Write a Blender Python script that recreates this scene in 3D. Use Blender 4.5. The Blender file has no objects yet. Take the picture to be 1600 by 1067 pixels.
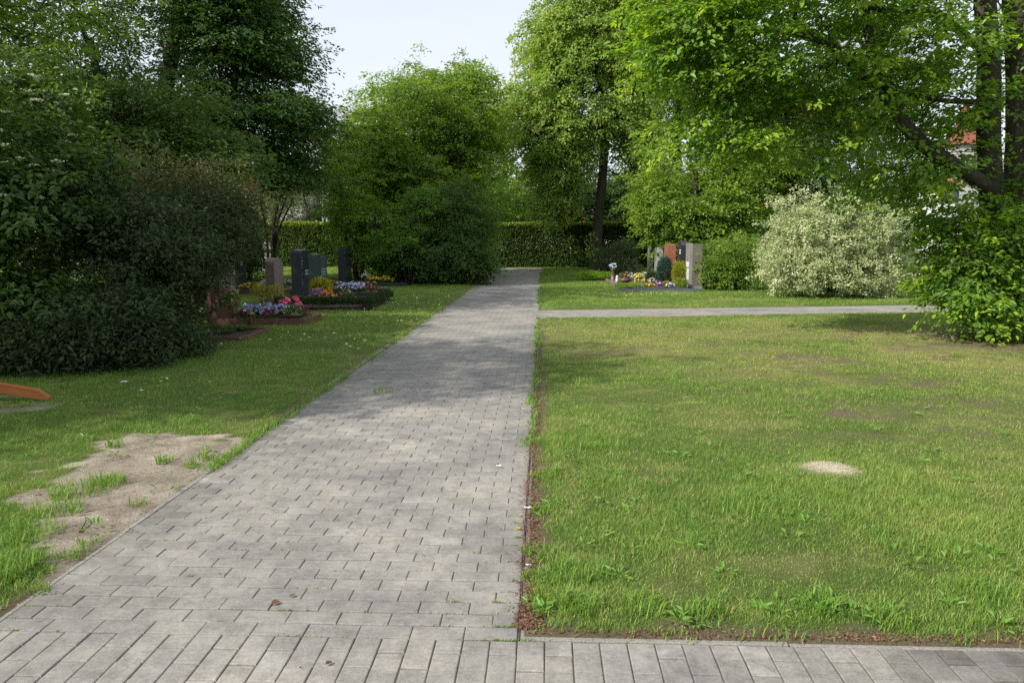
import bpy, bmesh, math, random
import numpy as np
from mathutils import Vector, Matrix, Euler

C = bpy.context.scene.collection
SC = bpy.context.scene
R = math.radians
rng = np.random.default_rng(7)
random.seed(7)

# ------------------------------------------------------------------ camera
CAM_H, F_PX = 1.50, 1225.0
PITCH, YAW = math.atan(163.5 / F_PX), math.atan(49 / F_PX)
cam_d = bpy.data.cameras.new('camera')
cam = bpy.data.objects.new('camera', cam_d)
C.objects.link(cam)
cam.location = (0, 0, CAM_H)
cam.rotation_euler = Euler((math.pi / 2 - PITCH, 0, YAW), 'XYZ')
cam_d.sensor_width = 36
cam_d.lens = F_PX / 1600 * 36
cam_d.clip_start, cam_d.clip_end = 0.05, 2000
SC.camera = cam

# ------------------------------------------------------------------ light
SUN_AZ = R(-35)      # over the left shoulder
SUN_EL = R(37)
SUN_DIR = Vector((-math.cos(SUN_AZ) * math.cos(SUN_EL), math.sin(SUN_AZ) * math.cos(SUN_EL), math.sin(SUN_EL)))
W = bpy.data.worlds.new('World')
SC.world = W
W.use_nodes = True
wn, wl = W.node_tree.nodes, W.node_tree.links
bg = wn['Background']
sky = wn.new('ShaderNodeTexSky')
sky.sky_type = 'NISHITA'
sky.sun_disc = False
sky.sun_elevation = SUN_EL
sky.sun_rotation = math.atan2(SUN_DIR.x, SUN_DIR.y)
sky.air_density, sky.dust_density, sky.ozone_density = 1.0, 2.2, 1.2
# thin high veil of cloud over the blue
tc = wn.new('ShaderNodeTexCoord'); mp = wn.new('ShaderNodeMapping'); mp.inputs['Scale'].default_value = (1.2, 1.2, 5)
nz = wn.new('ShaderNodeTexNoise'); nz.inputs['Scale'].default_value = 1.6; nz.inputs['Detail'].default_value = 6
rp = wn.new('ShaderNodeValToRGB'); rp.color_ramp.elements[0].position = .25; rp.color_ramp.elements[1].position = .75
rp.color_ramp.elements[0].color = (.72, .72, .72, 1); rp.color_ramp.elements[1].color = (.96, .96, .96, 1)
mx = wn.new('ShaderNodeMixRGB'); mx.inputs[2].default_value = (5.0, 5.25, 5.65, 1)
wl.new(tc.outputs['Generated'], mp.inputs[0]); wl.new(mp.outputs[0], nz.inputs[0]); wl.new(nz.outputs[0], rp.inputs[0])
wl.new(rp.outputs[0], mx.inputs[0]); wl.new(sky.outputs[0], mx.inputs[1]); wl.new(mx.outputs[0], bg.inputs[0])
bg.inputs[1].default_value = 0.10
sd = bpy.data.lights.new('sun', 'SUN'); sd.energy = 3.4; sd.angle = R(0.5); sd.color = (1, .93, .82)
so = bpy.data.objects.new('sun', sd); C.objects.link(so)
so.rotation_euler = (-SUN_DIR).to_track_quat('-Z', 'Y').to_euler()
SC.view_settings.view_transform = 'Standard'
SC.view_settings.look = 'None'
SC.view_settings.gamma = 1
SC.view_settings.exposure = 0.95
SC.cycles.max_bounces = 8
SC.cycles.diffuse_bounces = 6
SC.cycles.glossy_bounces = 2
SC.cycles.transmission_bounces = 4
SC.cycles.transparent_max_bounces = 4
SC.cycles.caustics_reflective = False
SC.cycles.caustics_refractive = False
SC.cycles.use_adaptive_sampling = True
SC.cycles.adaptive_threshold = 0.008
SC.cycles.use_denoising = False

# ------------------------------------------------------------------ measuring helpers
RM = np.array(cam.rotation_euler.to_matrix())
def ray(px, py):
    return RM @ np.array(((px - 800) / F_PX, -(py - 533.5) / F_PX, -1.0))
def G(px, py, z=0.0):
    d = ray(px, py); t = (z - CAM_H) / d[2]
    return np.array((d[0] * t, d[1] * t, z))
def S(px, py, Y):
    d = ray(px, py); t = Y / d[1]
    return np.array((d[0] * t, Y, CAM_H + d[2] * t))
def B(px, py, Y, rw, rh, rd, w=1.0):          # an ellipsoid of foliage standing at depth Y
    c = S(px, py, Y); k = Y / F_PX
    return (c[0], c[1], c[2], rw * k, rd, rh * k, w)

def vnoise(x, y, s=1.0, seed=0):
    x = np.asarray(x, float) * s; y = np.asarray(y, float) * s
    xi = np.floor(x).astype(np.int64); yi = np.floor(y).astype(np.int64)
    fx = x - xi; fy = y - yi
    fx = fx * fx * (3 - 2 * fx); fy = fy * fy * (3 - 2 * fy)
    def h(a, b):
        n = (a * 374761393 + b * 668265263 + seed * 1442695041) & 0xFFFFFFFF
        n = ((n ^ (n >> 13)) * 1274126177) & 0xFFFFFFFF
        return ((n ^ (n >> 16)) & 0xFFFF) / 65535.0
    return (h(xi, yi) * (1 - fx) + h(xi + 1, yi) * fx) * (1 - fy) + (h(xi, yi + 1) * (1 - fx) + h(xi + 1, yi + 1) * fx) * fy
def fbm(x, y, s=1.0, seed=0, o=3):
    r = 0; a = .5; t = 0
    for i in range(o):
        r = r + a * vnoise(x, y, s * 2 ** i, seed + i * 17); t += a; a *= .5
    return r / t
def inpoly(x, y, poly):
    ins = np.zeros(np.shape(x), bool); n = len(poly)
    for i in range(n):
        x0, y0 = poly[i][:2]; x1, y1 = poly[(i + 1) % n][:2]
        if y0 == y1: continue
        c = ((y0 > y) != (y1 > y)) & (x < (x1 - x0) * (y - y0) / (y1 - y0) + x0)
        ins ^= c
    return ins
def norm(v):
    return v / np.maximum(np.linalg.norm(v, axis=-1, keepdims=True), 1e-9)

# ------------------------------------------------------------------ object helpers
def tag(o, label=None, cat=None, group=None, kind=None):
    if label: o['label'] = label
    if cat: o['category'] = cat
    if group: o['group'] = group
    if kind: o['kind'] = kind
    return o
def empty(name, loc, rz=0.0, **k):
    o = bpy.data.objects.new(name, None); C.objects.link(o)
    o.location = loc; o.rotation_euler.z = rz; o.empty_display_size = .1
    return tag(o, **k)
def link(name, me, mat, parent=None):
    o = bpy.data.objects.new(name, me); C.objects.link(o)
    if mat: me.materials.append(mat)
    if parent:
        o.parent = parent
    return o
def off(a, parent):                      # world coordinates into the parent's own
    if parent is None: return a
    assert parent.rotation_euler.z == 0
    return a - np.array(parent.location, dtype=float)
def arr_mesh(name, V, F, mat, parent=None, attrs=None, smooth=False, world=True):
    """V (n,3); F: list of (m,k) index arrays, or one."""
    V = np.asarray(V, np.float32)
    if parent is not None and world: V = off(V, parent).astype(np.float32)
    Fs = F if isinstance(F, list) else [F]
    Fs = [np.asarray(f, np.int32) for f in Fs if len(f)]
    me = bpy.data.meshes.new(name)
    me.vertices.add(len(V)); me.vertices.foreach_set('co', V.ravel())
    loops = np.concatenate([f.ravel() for f in Fs])
    sizes = np.concatenate([np.full(len(f), f.shape[1], np.int32) for f in Fs])
    starts = np.concatenate(([0], np.cumsum(sizes)[:-1])).astype(np.int32)
    me.loops.add(len(loops)); me.loops.foreach_set('vertex_index', loops)
    me.polygons.add(len(sizes)); me.polygons.foreach_set('loop_start', starts)
    me.polygons.foreach_set('use_smooth', np.full(len(sizes), smooth))
    for k, a in (attrs or {}).items():
        a = np.asarray(a, np.float32)
        if a.ndim == 1:
            at = me.attributes.new(k, 'FLOAT', 'POINT'); at.data.foreach_set('value', a)
        else:
            if a.shape[1] == 3: a = np.concatenate((a, np.ones((len(a), 1), np.float32)), 1)
            at = me.attributes.new(k, 'FLOAT_COLOR', 'POINT'); at.data.foreach_set('color', a.ravel())
    me.update(calc_edges=True)
    return link(name, me, mat, parent)
def bm_obj(name, bm, mat, parent=None, smooth=False, bevel=0.0):
    if bevel:
        bmesh.ops.bevel(bm, geom=[e for e in bm.edges], offset=bevel, segments=2, affect='EDGES', profile=.6)
    bmesh.ops.recalc_face_normals(bm, faces=bm.faces)
    me = bpy.data.meshes.new(name); bm.to_mesh(me); bm.free()
    for p in me.polygons: p.use_smooth = smooth
    return link(name, me, mat, parent)
def bx(bm, x0, x1, y0, y1, z0, z1):
    vs = [bm.verts.new(p) for p in ((x0, y0, z0), (x1, y0, z0), (x1, y1, z0), (x0, y1, z0), (x0, y0, z1), (x1, y0, z1), (x1, y1, z1), (x0, y1, z1))]
    for f in ((3, 2, 1, 0), (4, 5, 6, 7), (0, 1, 5, 4), (1, 2, 6, 5), (2, 3, 7, 6), (3, 0, 4, 7)):
        bm.faces.new([vs[i] for i in f])
    return bm
def box(name, x0, x1, y0, y1, z0, z1, mat, parent=None, bevel=.006):
    return bm_obj(name, bx(bmesh.new(), x0, x1, y0, y1, z0, z1), mat, parent, bevel=bevel)
def lathe(name, prof, mat, parent=None, n=16, loc=(0, 0, 0), smooth=True, cap=True):
    bm = bmesh.new(); rings = []
    for r, z in prof:
        rings.append([bm.verts.new((loc[0] + r * math.cos(2 * math.pi * i / n), loc[1] + r * math.sin(2 * math.pi * i / n), loc[2] + z)) for i in range(n)])
    for a, b in zip(rings, rings[1:]):
        for i in range(n): bm.faces.new((a[i], a[(i + 1) % n], b[(i + 1) % n], b[i]))
    if cap:
        bm.faces.new(rings[0][::-1]); bm.faces.new(rings[-1])
    return bm_obj(name, bm, mat, parent, smooth=smooth)
def tubes(P0, P1, r0, r1, k):
    """many frusta at once: arrays (n,3),(n,3),(n,),(n,)"""
    d = norm(P1 - P0)
    up = np.where(np.abs(d[:, 2:3]) > .9, np.array([[1., 0, 0]]), np.array([[0, 0, 1.]]))
    a = norm(np.cross(d, up)); b = np.cross(d, a)
    th = np.arange(k) * 2 * np.pi / k
    ring = np.cos(th)[None, :, None] * a[:, None] + np.sin(th)[None, :, None] * b[:, None]
    V = np.concatenate((P0[:, None] + ring * r0[:, None, None], P1[:, None] + ring * r1[:, None, None]), 1)
    n = len(P0); base = (np.arange(n) * 2 * k)[:, None, None]
    i = np.arange(k)
    q = np.stack((i, (i + 1) % k, (i + 1) % k + k, i + k), 1)[None]
    return V.reshape(-1, 3), (base + q).reshape(-1, 4)
def path_tube(P, rad, k=10, wob=0.0, seed=1):
    P = np.asarray(P, float); rad = np.asarray(rad, float); n = len(P)
    T = norm(np.gradient(P, axis=0)); a = np.array([1., 0, 0]); V = []
    rg = np.random.default_rng(seed)
    ph = rg.uniform(0, 6.28, 3)
    for i in range(n):
        t = T[i]; a = a - t * a.dot(t); a /= np.linalg.norm(a); b = np.cross(t, a)
        th = np.arange(k) * 2 * np.pi / k
        rr = rad[i] * (1 + wob * (np.sin(3 * th + ph[0] + i * .2) * .5 + np.sin(5 * th + ph[1]) * .3 + rg.normal(0, .25, k)))
        V.append(P[i] + np.cos(th)[:, None] * a * rr[:, None] + np.sin(th)[:, None] * b * rr[:, None])
    V = np.concatenate(V); i = np.arange(k); q = []
    for s in range(n - 1): q.append(np.stack((i + s * k, (i + 1) % k + s * k, (i + 1) % k + (s + 1) * k, i + (s + 1) * k), 1))
    return V, np.concatenate(q)
def smooth_path(P, n):
    P = np.asarray(P, float); t = np.linspace(0, len(P) - 1, n); out = []
    for u in t:
        i = min(int(u), len(P) - 2); f = u - i
        p0, p1, p2, p3 = P[max(i - 1, 0)], P[i], P[i + 1], P[min(i + 2, len(P) - 1)]
        out.append(.5 * (2 * p1 + (p2 - p0) * f + (2 * p0 - 5 * p1 + 4 * p2 - p3) * f * f + (3 * p1 - p0 - 3 * p2 + p3) * f ** 3))
    return np.array(out)

# ------------------------------------------------------------------ materials
def newmat(name):
    m = bpy.data.materials.new(name); m.use_nodes = True
    return m, m.node_tree.nodes, m.node_tree.links, m.node_tree.nodes['Principled BSDF']
def N(nodes, t, **k):
    n = nodes.new(t)
    for a, b in k.items():
        if a.startswith('i_'): n.inputs[int(a[2:]) if a[2:].isdigit() else a[2:].replace('_', ' ')].default_value = b
        else: setattr(n, a, b)
    return n
def c4(c): return (c[0], c[1], c[2], 1)
def noise_ramp(ns, ls, coord, scale, detail, p0, p1, c0, c1, rough=.55):
    t = N(ns, 'ShaderNodeTexNoise', i_Scale=scale, i_Detail=detail, i_Roughness=rough)
    ls.new(coord, t.inputs['Vector'])
    r = N(ns, 'ShaderNodeValToRGB'); e = r.color_ramp.elements
    e[0].position, e[1].position = p0, p1; e[0].color, e[1].color = c4(c0), c4(c1)
    ls.new(t.outputs[0], r.inputs[0])
    return r.outputs[0], t.outputs[0]
def mixc(ns, ls, a, b, fac, mode='MIX'):
    m = N(ns, 'ShaderNodeMixRGB', blend_type=mode)
    for i, v in ((0, fac), (1, a), (2, b)):
        if isinstance(v, (int, float)): m.inputs[i].default_value = v
        elif isinstance(v, tuple): m.inputs[i].default_value = c4(v)
        else: ls.new(v, m.inputs[i])
    return m.outputs[0]
def bump(ns, ls, bsdf, h, strength, dist):
    b = N(ns, 'ShaderNodeBump', i_Strength=strength, i_Distance=dist)
    ls.new(h, b.inputs['Height']); ls.new(b.outputs[0], bsdf.inputs['Normal'])

def leaf_mat(name, c0, c1, c2=None, trans=.38, rough=.5, spec=.3):
    """tint 0..1 runs c0 -> c1; c2 is the young or odd leaf, for tint above 1"""
    m, ns, ls, p = newmat(name)
    at = N(ns, 'ShaderNodeAttribute', attribute_name='tint')
    r = N(ns, 'ShaderNodeValToRGB'); e = r.color_ramp.elements
    e[0].position, e[1].position = 0, .7; e[0].color, e[1].color = c4(c0), c4(c1)
    x = e.new(1.0); x.color = c4(c2 or c1)
    ls.new(at.outputs['Fac'], r.inputs[0])
    ls.new(r.outputs[0], p.inputs['Base Color'])
    p.inputs['Roughness'].default_value = rough
    p.inputs['Specular IOR Level'].default_value = spec
    tr = N(ns, 'ShaderNodeBsdfTranslucent')
    if c1[1] > .3:                       # pale leaves keep their energy split
        ls.new(r.outputs[0], tr.inputs[0])
        mx = N(ns, 'ShaderNodeMixShader', i_0=trans)
        ls.new(p.outputs[0], mx.inputs[1]); ls.new(tr.outputs[0], mx.inputs[2])
    else:                                # light passes through green leaves as much as it is reflected
        k = trans * 3.6
        tcol = mixc(ns, ls, r.outputs[0], (1.15 * k, 1.05 * k, .45 * k), 1.0, 'MULTIPLY')
        ls.new(tcol, tr.inputs[0])
        mx = N(ns, 'ShaderNodeAddShader')
        ls.new(p.outputs[0], mx.inputs[0]); ls.new(tr.outputs[0], mx.inputs[1])
    ls.new(mx.outputs[0], ns['Material Output'].inputs[0])
    return m
def petal_mat():
    m, ns, ls, p = newmat('petals')
    at = N(ns, 'ShaderNodeAttribute', attribute_name='col')
    ls.new(at.outputs['Color'], p.inputs['Base Color']); p.inputs['Roughness'].default_value = .6
    tr = N(ns, 'ShaderNodeBsdfTranslucent'); ls.new(at.outputs['Color'], tr.inputs[0])
    mx = N(ns, 'ShaderNodeMixShader', i_0=.3)
    ls.new(p.outputs[0], mx.inputs[1]); ls.new(tr.outputs[0], mx.inputs[2]); ls.new(mx.outputs[0], ns['Material Output'].inputs[0])
    return m
def stone_mat(name, c0, c1, scale=60, rough=.5, bumpd=.002, veins=None):
    m, ns, ls, p = newmat(name)
    co = N(ns, 'ShaderNodeTexCoord').outputs['Object']
    a, h = noise_ramp(ns, ls, co, scale, 5, .38, .62, c0, c1, .7)
    w, _ = noise_ramp(ns, ls, co, 3.2, 5, .3, .7, (.72, .72, .72), (1.12, 1.12, 1.12))
    col = mixc(ns, ls, a, w, .8, 'MULTIPLY')
    if veins:
        v, _ = noise_ramp(ns, ls, co, 7, 8, .52, .6, (0, 0, 0), (1, 1, 1), .6)
        col = mixc(ns, ls, col, veins, v)
    ls.new(col, p.inputs['Base Color']); p.inputs['Roughness'].default_value = rough
    bump(ns, ls, p, h, .6, bumpd)
    return m
def plain_mat(name, c, rough=.5, metal=0.0, spec=.5, var=.25):
    m, ns, ls, p = newmat(name)
    co = N(ns, 'ShaderNodeTexCoord').outputs['Object']
    a, h = noise_ramp(ns, ls, co, 14, 4, .3, .7, tuple(x * (1 - var) for x in c), tuple(min(1, x * (1 + var)) for x in c))
    ls.new(a, p.inputs['Base Color']); p.inputs['Roughness'].default_value = rough; p.inputs['Metallic'].default_value = metal
    p.inputs['Specular IOR Level'].default_value = spec
    return m
def bark_mat(name, c0, c1, moss=None, scale=9):
    m, ns, ls, p = newmat(name)
    g = N(ns, 'ShaderNodeNewGeometry').outputs['Position']
    mp = N(ns, 'ShaderNodeMapping'); mp.inputs['Scale'].default_value = (1, 1, .22); ls.new(g, mp.inputs[0])
    a, h = noise_ramp(ns, ls, mp.outputs[0], scale * 2, 7, .35, .65, c0, c1, .65)
    if moss:
        f, _ = noise_ramp(ns, ls, g, 3.1, 5, .5, .62, (0, 0, 0), (1, 1, 1))
        a = mixc(ns, ls, a, moss, f)
    ls.new(a, p.inputs['Base Color']); p.inputs['Roughness'].default_value = .9; p.inputs['Specular IOR Level'].default_value = .2
    bump(ns, ls, p, h, .9, .03)
    return m
def paver_mat():
    m, ns, ls, p = newmat('concrete_paver')
    g = N(ns, 'ShaderNodeNewGeometry').outputs['Position']
    at = N(ns, 'ShaderNodeAttribute', attribute_name='tint').outputs['Fac']
    r = N(ns, 'ShaderNodeValToRGB'); e = r.color_ramp.elements
    e[0].position, e[1].position = 0, 1; e[0].color, e[1].color = c4((.12, .115, .108)), c4((.300, .290, .276)); x = e.new(.5); x.color = c4((.246, .238, .226))
    ls.new(at, r.inputs[0])
    fine, h = noise_ramp(ns, ls, g, 170, 4, .3, .72, (.72, .72, .72), (1.26, 1.25, 1.22), .8)
    col = mixc(ns, ls, r.outputs[0], fine, 1.0, 'MULTIPLY')
    big, _ = noise_ramp(ns, ls, g, 1.5, 7, .34, .66, (.66, .68, .72), (1.16, 1.14, 1.09), .62)
    col = mixc(ns, ls, col, big, .9, 'MULTIPLY')
    grime, _ = noise_ramp(ns, ls, g, 9, 8, .44, .70, (1.06, 1.06, 1.06), (.58, .57, .56), .75)
    mott, _ = noise_ramp(ns, ls, g, 48, 5, .36, .66, (1.12, 1.12, 1.12), (.74, .73, .72), .75)
    col = mixc(ns, ls, col, mott, .85, 'MULTIPLY')
    col = mixc(ns, ls, col, grime, .8, 'MULTIPLY')
    sp, _ = noise_ramp(ns, ls, g, 150, 2, .70, .74, (0, 0, 0), (1, 1, 1))     # pale grains of aggregate
    col = mixc(ns, ls, col, (.42, .40, .37), sp)
    # lime bloom on some stones
    bl = N(ns, 'ShaderNodeAttribute', attribute_name='bloom').outputs['Fac']
    ef, _ = noise_ramp(ns, ls, g, 13, 6, .42, .66, (0, 0, 0), (1, 1, 1), .65)
    mm = N(ns, 'ShaderNodeMath', operation='MULTIPLY'); ls.new(bl, mm.inputs[0]); ls.new(ef, mm.inputs[1])
    col = mixc(ns, ls, col, (.36, .355, .34), mm.outputs[0])
    ls.new(col, p.inputs['Base Color']); p.inputs['Roughness'].default_value = .88; p.inputs['Specular IOR Level'].default_value = .3
    bump(ns, ls, p, h, .5, .0025)
    return m
def joint_mat():
    m, ns, ls, p = newmat('joint_sand')
    g = N(ns, 'ShaderNodeNewGeometry').outputs['Position']
    a, h = noise_ramp(ns, ls, g, 240, 4, .3, .7, (.085, .075, .06), (.19, .165, .135), .8)
    f, _ = noise_ramp(ns, ls, g, 2.4, 6, .50, .66, (0, 0, 0), (1, 1, 1))
    a = mixc(ns, ls, a, (.05, .058, .024), f)
    ls.new(a, p.inputs['Base Color']); p.inputs['Roughness'].default_value = 1; bump(ns, ls, p, h, .6, .003)
    return m
def ground_mat():
    m, ns, ls, p = newmat('lawn_soil')
    g = N(ns, 'ShaderNodeNewGeometry').outputs['Position']
    bare = N(ns, 'ShaderNodeAttribute', attribute_name='bare').outputs['Fac']
    sand = N(ns, 'ShaderNodeAttribute', attribute_name='sand').outputs['Fac']
    grn, h1 = noise_ramp(ns, ls, g, 30, 7, .32, .68, (.046, .076, .017), (.095, .140, .033), .75)
    dirt, h2 = noise_ramp(ns, ls, g, 55, 8, .33, .67, (.085, .062, .042), (.21, .165, .115), .8)
    snd, h3 = noise_ramp(ns, ls, g, 70, 8, .32, .68, (.26, .225, .185), (.50, .44, .36), .8)
    sb, _ = noise_ramp(ns, ls, g, 4, 6, .35, .7, (.55, .52, .5), (1.15, 1.15, 1.15), .7)
    snd = mixc(ns, ls, snd, sb, 1.0, 'MULTIPLY')
    dryf = N(ns, 'ShaderNodeAttribute', attribute_name='dry').outputs['Fac']
    thatch, _ = noise_ramp(ns, ls, g, 60, 7, .32, .68, (.12, .112, .046), (.27, .245, .11), .8)
    grn = mixc(ns, ls, grn, thatch, dryf)
    crm = N(ns, 'ShaderNodeAttribute', attribute_name='cream').outputs['Fac']
    snd = mixc(ns, ls, snd, (.56, .49, .37), crm)
    col = mixc(ns, ls, grn, dirt, bare); col = mixc(ns, ls, col, snd, sand)
    ls.new(col, p.inputs['Base Color']); p.inputs['Roughness'].default_value = 1; p.inputs['Specular IOR Level'].default_value = .15
    bump(ns, ls, p, h2, 1.0, .02)
    return m
def wood_mat():
    m, ns, ls, p = newmat('orange_stained_timber')
    co = N(ns, 'ShaderNodeTexCoord').outputs['Object']
    mp = N(ns, 'ShaderNodeMapping'); mp.inputs['Scale'].default_value = (.7, 9, 9); ls.new(co, mp.inputs[0])
    a, h = noise_ramp(ns, ls, mp.outputs[0], 4, 6, .3, .7, (.24, .075, .014), (.40, .14, .03), .6)
    ls.new(a, p.inputs['Base Color']); p.inputs['Roughness'].default_value = .55; bump(ns, ls, p, h, .3, .002)
    return m

M = dict(
    paver=paver_mat(), joint=joint_mat(), ground=ground_mat(), timber=wood_mat(), petals=petal_mat(),
    grass=leaf_mat('grass_blades', (.060, .140, .018), (.145, .222, .038), (.38, .34, .14), .20, .55, .25),
    weed=leaf_mat('weed_leaves', (.06, .15, .018), (.10, .20, .03), None, .3),
    bark_dark=bark_mat('dark_bark', (.035, .028, .022), (.095, .078, .060), (.05, .06, .03)),
    bark_grey=bark_mat('grey_bark', (.06, .05, .042), (.17, .145, .12)),
    bark_thin=bark_mat('thin_bark', (.03, .024, .018), (.075, .06, .045)),
    edging=stone_mat('concrete_edging', (.16, .15, .135), (.30, .285, .26), 120, .9),
)

# ------------------------------------------------------------------ foliage
def leaves(c, ax, nr, size, rg, tint, full=False, aspect=.55, fold=.22, curl=.12):
    """c centres/bases, ax axes, nr normals (n,3). full: six-point folded leaf, else four-point."""
    n = len(c); ax = norm(ax); s = norm(np.cross(nr, ax)); nn = np.cross(ax, s)
    L = (size * rg.uniform(.65, 1.25, n))[:, None]; Wd = L * aspect
    if full:
        V = np.stack((c, c + ax * L * .32 + s * Wd * .5 + nn * Wd * fold, c + ax * L * .72 + s * Wd * .36 + nn * (Wd * fold * .6 - L * curl * .4),
                      c + ax * L - nn * L * curl, c + ax * L * .72 - s * Wd * .36 + nn * (Wd * fold * .6 - L * curl * .4), c + ax * L * .32 - s * Wd * .5 + nn * Wd * fold), 1)
        b = (np.arange(n) * 6)[:, None]
        F = np.concatenate((b + np.array([[0, 1, 2, 3]]), b + np.array([[0, 3, 4, 5]])))
        return V.reshape(-1, 3), F, np.repeat(tint, 6)
    V = np.stack((c, c + ax * L * .45 + s * Wd * .5 + nn * Wd * fold, c + ax * L - nn * L * curl, c + ax * L * .45 - s * Wd * .5 + nn * Wd * fold), 1)
    F = (np.arange(n) * 4)[:, None] + np.array([[0, 1, 2, 3]])
    return V.reshape(-1, 3), F, np.repeat(tint, 4)

def blob_points(blobs, n, rg, shell=2.0, gap=.0, gscale=1.0, seed=3):
    w = np.array([b[6] * (b[3] * b[4] * b[5]) ** .6 for b in blobs]); w /= w.sum()
    out = []; tot = 0
    while tot < n:
        k = rg.choice(len(blobs), n, p=w); bb = np.array(blobs)[k]
        d = norm(rg.normal(size=(n, 3))); r = rg.uniform(0, 1, n) ** (1 / (3 * shell / 2))
        # uneven outline
        lump = .70 + .60 * fbm(np.arctan2(d[:, 1], d[:, 0]) * 2.2 + k * 7, d[:, 2] * 3.1, 1.3, seed)
        r = r * np.where(rg.uniform(0, 1, n) < .10, rg.uniform(1.0, 1.32, n), 1)
        p = bb[:, :3] + d * bb[:, 3:6] * (r * lump)[:, None]
        if gap > 0:
            q = fbm(p[:, 0] * gscale + p[:, 1] * .3, p[:, 2] * gscale * 1.4 + p[:, 1] * .5, 1.0, seed + 5, 2)
            p = p[q > gap]
        p = p[p[:, 2] > .12]
        out.append(p); tot += len(p)
    return np.concatenate(out)[:n]

def grow(name, label, cat, base, stems, blobs, n_sprays, per, leaf, mat, bark, seed=1, spray=(.55, .22, .07), droop=.15, messy=.35,
         full=False, shell=2.0, gap=.30, gscale=.9, r_twig=.006, group=None, aspect=.55, flat=.5, out_k=1.0, tint_mid=.35, tips=0.0, extra_sprays=None, pipe=.46, crown_name='crown'):
    """stems: list of (points, radii) in world space. Sprays of leaves are hung on a branch skeleton grown from the stems."""
    rg = np.random.default_rng(seed)
    root = empty(name, tuple(base), label=label, cat=cat, group=group)
    pts = blob_points(blobs, n_sprays, rg, shell, gap, gscale, seed)
    if extra_sprays is not None: pts = np.concatenate((pts, extra_sprays))
    # skeleton
    nodes, plen, par, isst = [], [], [], []
    for P, rad in stems:
        P = smooth_path(P, 14)
        for i, q in enumerate(P):
            nodes.append(q); par.append(len(nodes) - 2 if i else -1); isst.append(True)
            plen.append(0 if i == 0 else plen[-1] * 1.0 + np.linalg.norm(P[i] - P[i - 1]) * .4)
    nst = len(nodes)
    b0 = np.array(stems[0][0][0])
    order = np.argsort(np.min(np.linalg.norm(pts[:, None] - np.array(nodes)[None], axis=2), axis=1))
    pts = pts[order]; ns_ = len(pts)
    tot = nst + 3 * ns_
    A = np.zeros((tot, 3)); A[:nst] = nodes; PL = np.zeros(tot); PL[:nst] = plen; PA = np.full(tot, -1); PA[:nst] = par
    cnt = nst; dirs = np.zeros((ns_, 3)); ends = np.zeros(ns_, int)
    for i, p in enumerate(pts):
        dv = p - A[:cnt]; dist = np.linalg.norm(dv, axis=1)
        cost = dist + .22 * PL[:cnt] + .9 * np.maximum(0, -dv[:, 2] - .15) + .15 * np.maximum(0, dv[:, 2] - dist * .75)
        j = int(np.argmin(cost)); a = A[j]; L = dist[j]
        # curved twig: rises first, then levels
        prev = j
        for f in (.38, .72, 1.0):
            q = a + (p - a) * f + np.array((0, 0, 1)) * (f * (1 - f)) * L * .30 + rg.normal(0, .025 * L, 3) * (f < 1)
            A[cnt] = q; PA[cnt] = prev; PL[cnt] = PL[prev] + np.linalg.norm(q - A[prev]); prev = cnt; cnt += 1
        ends[i] = prev; dirs[i] = A[prev] - A[PA[prev]]
    w = np.zeros(cnt); w[ends] = 1
    for k in range(cnt - 1, nst - 1, -1):
        w[PA[k]] += w[k]
    k = np.arange(nst, cnt)
    r1 = r_twig * w[k] ** pipe
    r0 = np.minimum(r_twig * np.maximum(w[PA[k]], 1) ** pipe, r1 * 1.5)
    Vs, Fs, o = [], [], 0
    big = r1 > r_twig * 3.2
    for sel, kk in ((big, 7), (~big, 4)):
        if sel.any():
            V, F = tubes(A[PA[k]][sel], A[k][sel], r0[sel], r1[sel] * .95, kk); Vs.append(V); Fs.append(F + o); o += len(V)
    for si, (P, rad) in enumerate(stems):
        Pn = smooth_path(P, 26); rd = np.interp(np.linspace(0, 1, 26), np.linspace(0, 1, len(rad)), rad)
        V, F = path_tube(Pn, rd, 12, .05, seed + si); Vs.append(V); Fs.append(F + o); o += len(V)
    arr_mesh('trunk', np.concatenate(Vs), np.concatenate(Fs), bark, root, smooth=True)
    # leaves
    m = ns_; up = np.array((0, 0, 1.))
    outw = pts - b0; outw[:, 2] = 0
    d = norm(norm(dirs) * .7 + norm(outw) * .7 * out_k + rg.normal(0, .35, (m, 3))); d[:, 2] = d[:, 2] * flat - .10; d = norm(d)
    s = norm(np.cross(d, up)); nn = np.cross(s, d)
    ln, wd, th = spray
    sc = rg.uniform(.6, 1.3, m)
    t = rg.uniform(-.35, 1, (m, per)); u = rg.normal(0, .55, (m, per)) * (1.15 - np.abs(t)); h = rg.normal(0, 1, (m, per))
    c = (pts[:, None] + d[:, None] * (t * ln * sc[:, None])[..., None] + s[:, None] * (u * wd * 1.6 * sc[:, None])[..., None]
         + nn[:, None] * (h * th)[..., None])
    c[..., 2] -= droop * np.maximum(t, 0) ** 2 * ln + droop * .5 * np.abs(u) * wd
    ax = d[:, None] * .75 + s[:, None] * (np.sign(u) * .8)[..., None] + rg.normal(0, .25 + messy * .5, (m, per, 3)); ax[..., 2] -= droop * .9
    nr = nn[:, None] + rg.normal(0, messy, (m, per, 3))
    tint = np.clip(tint_mid + rg.normal(0, .19, m)[:, None] + rg.normal(0, .10, (m, per)), 0, .7)
    if tips > 0:
        tip = (t > .55) & (rg.uniform(0, 1, (m, 1)) < tips)
        tint = np.where(tip, rg.uniform(.75, 1, (m, per)), tint)
    c = c.reshape(-1, 3); ax = ax.reshape(-1, 3); nr = nr.reshape(-1, 3); tint = tint.ravel()
    ok = c[:, 2] > .02; c, ax, nr, tint = c[ok], ax[ok], nr[ok], tint[ok]
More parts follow.
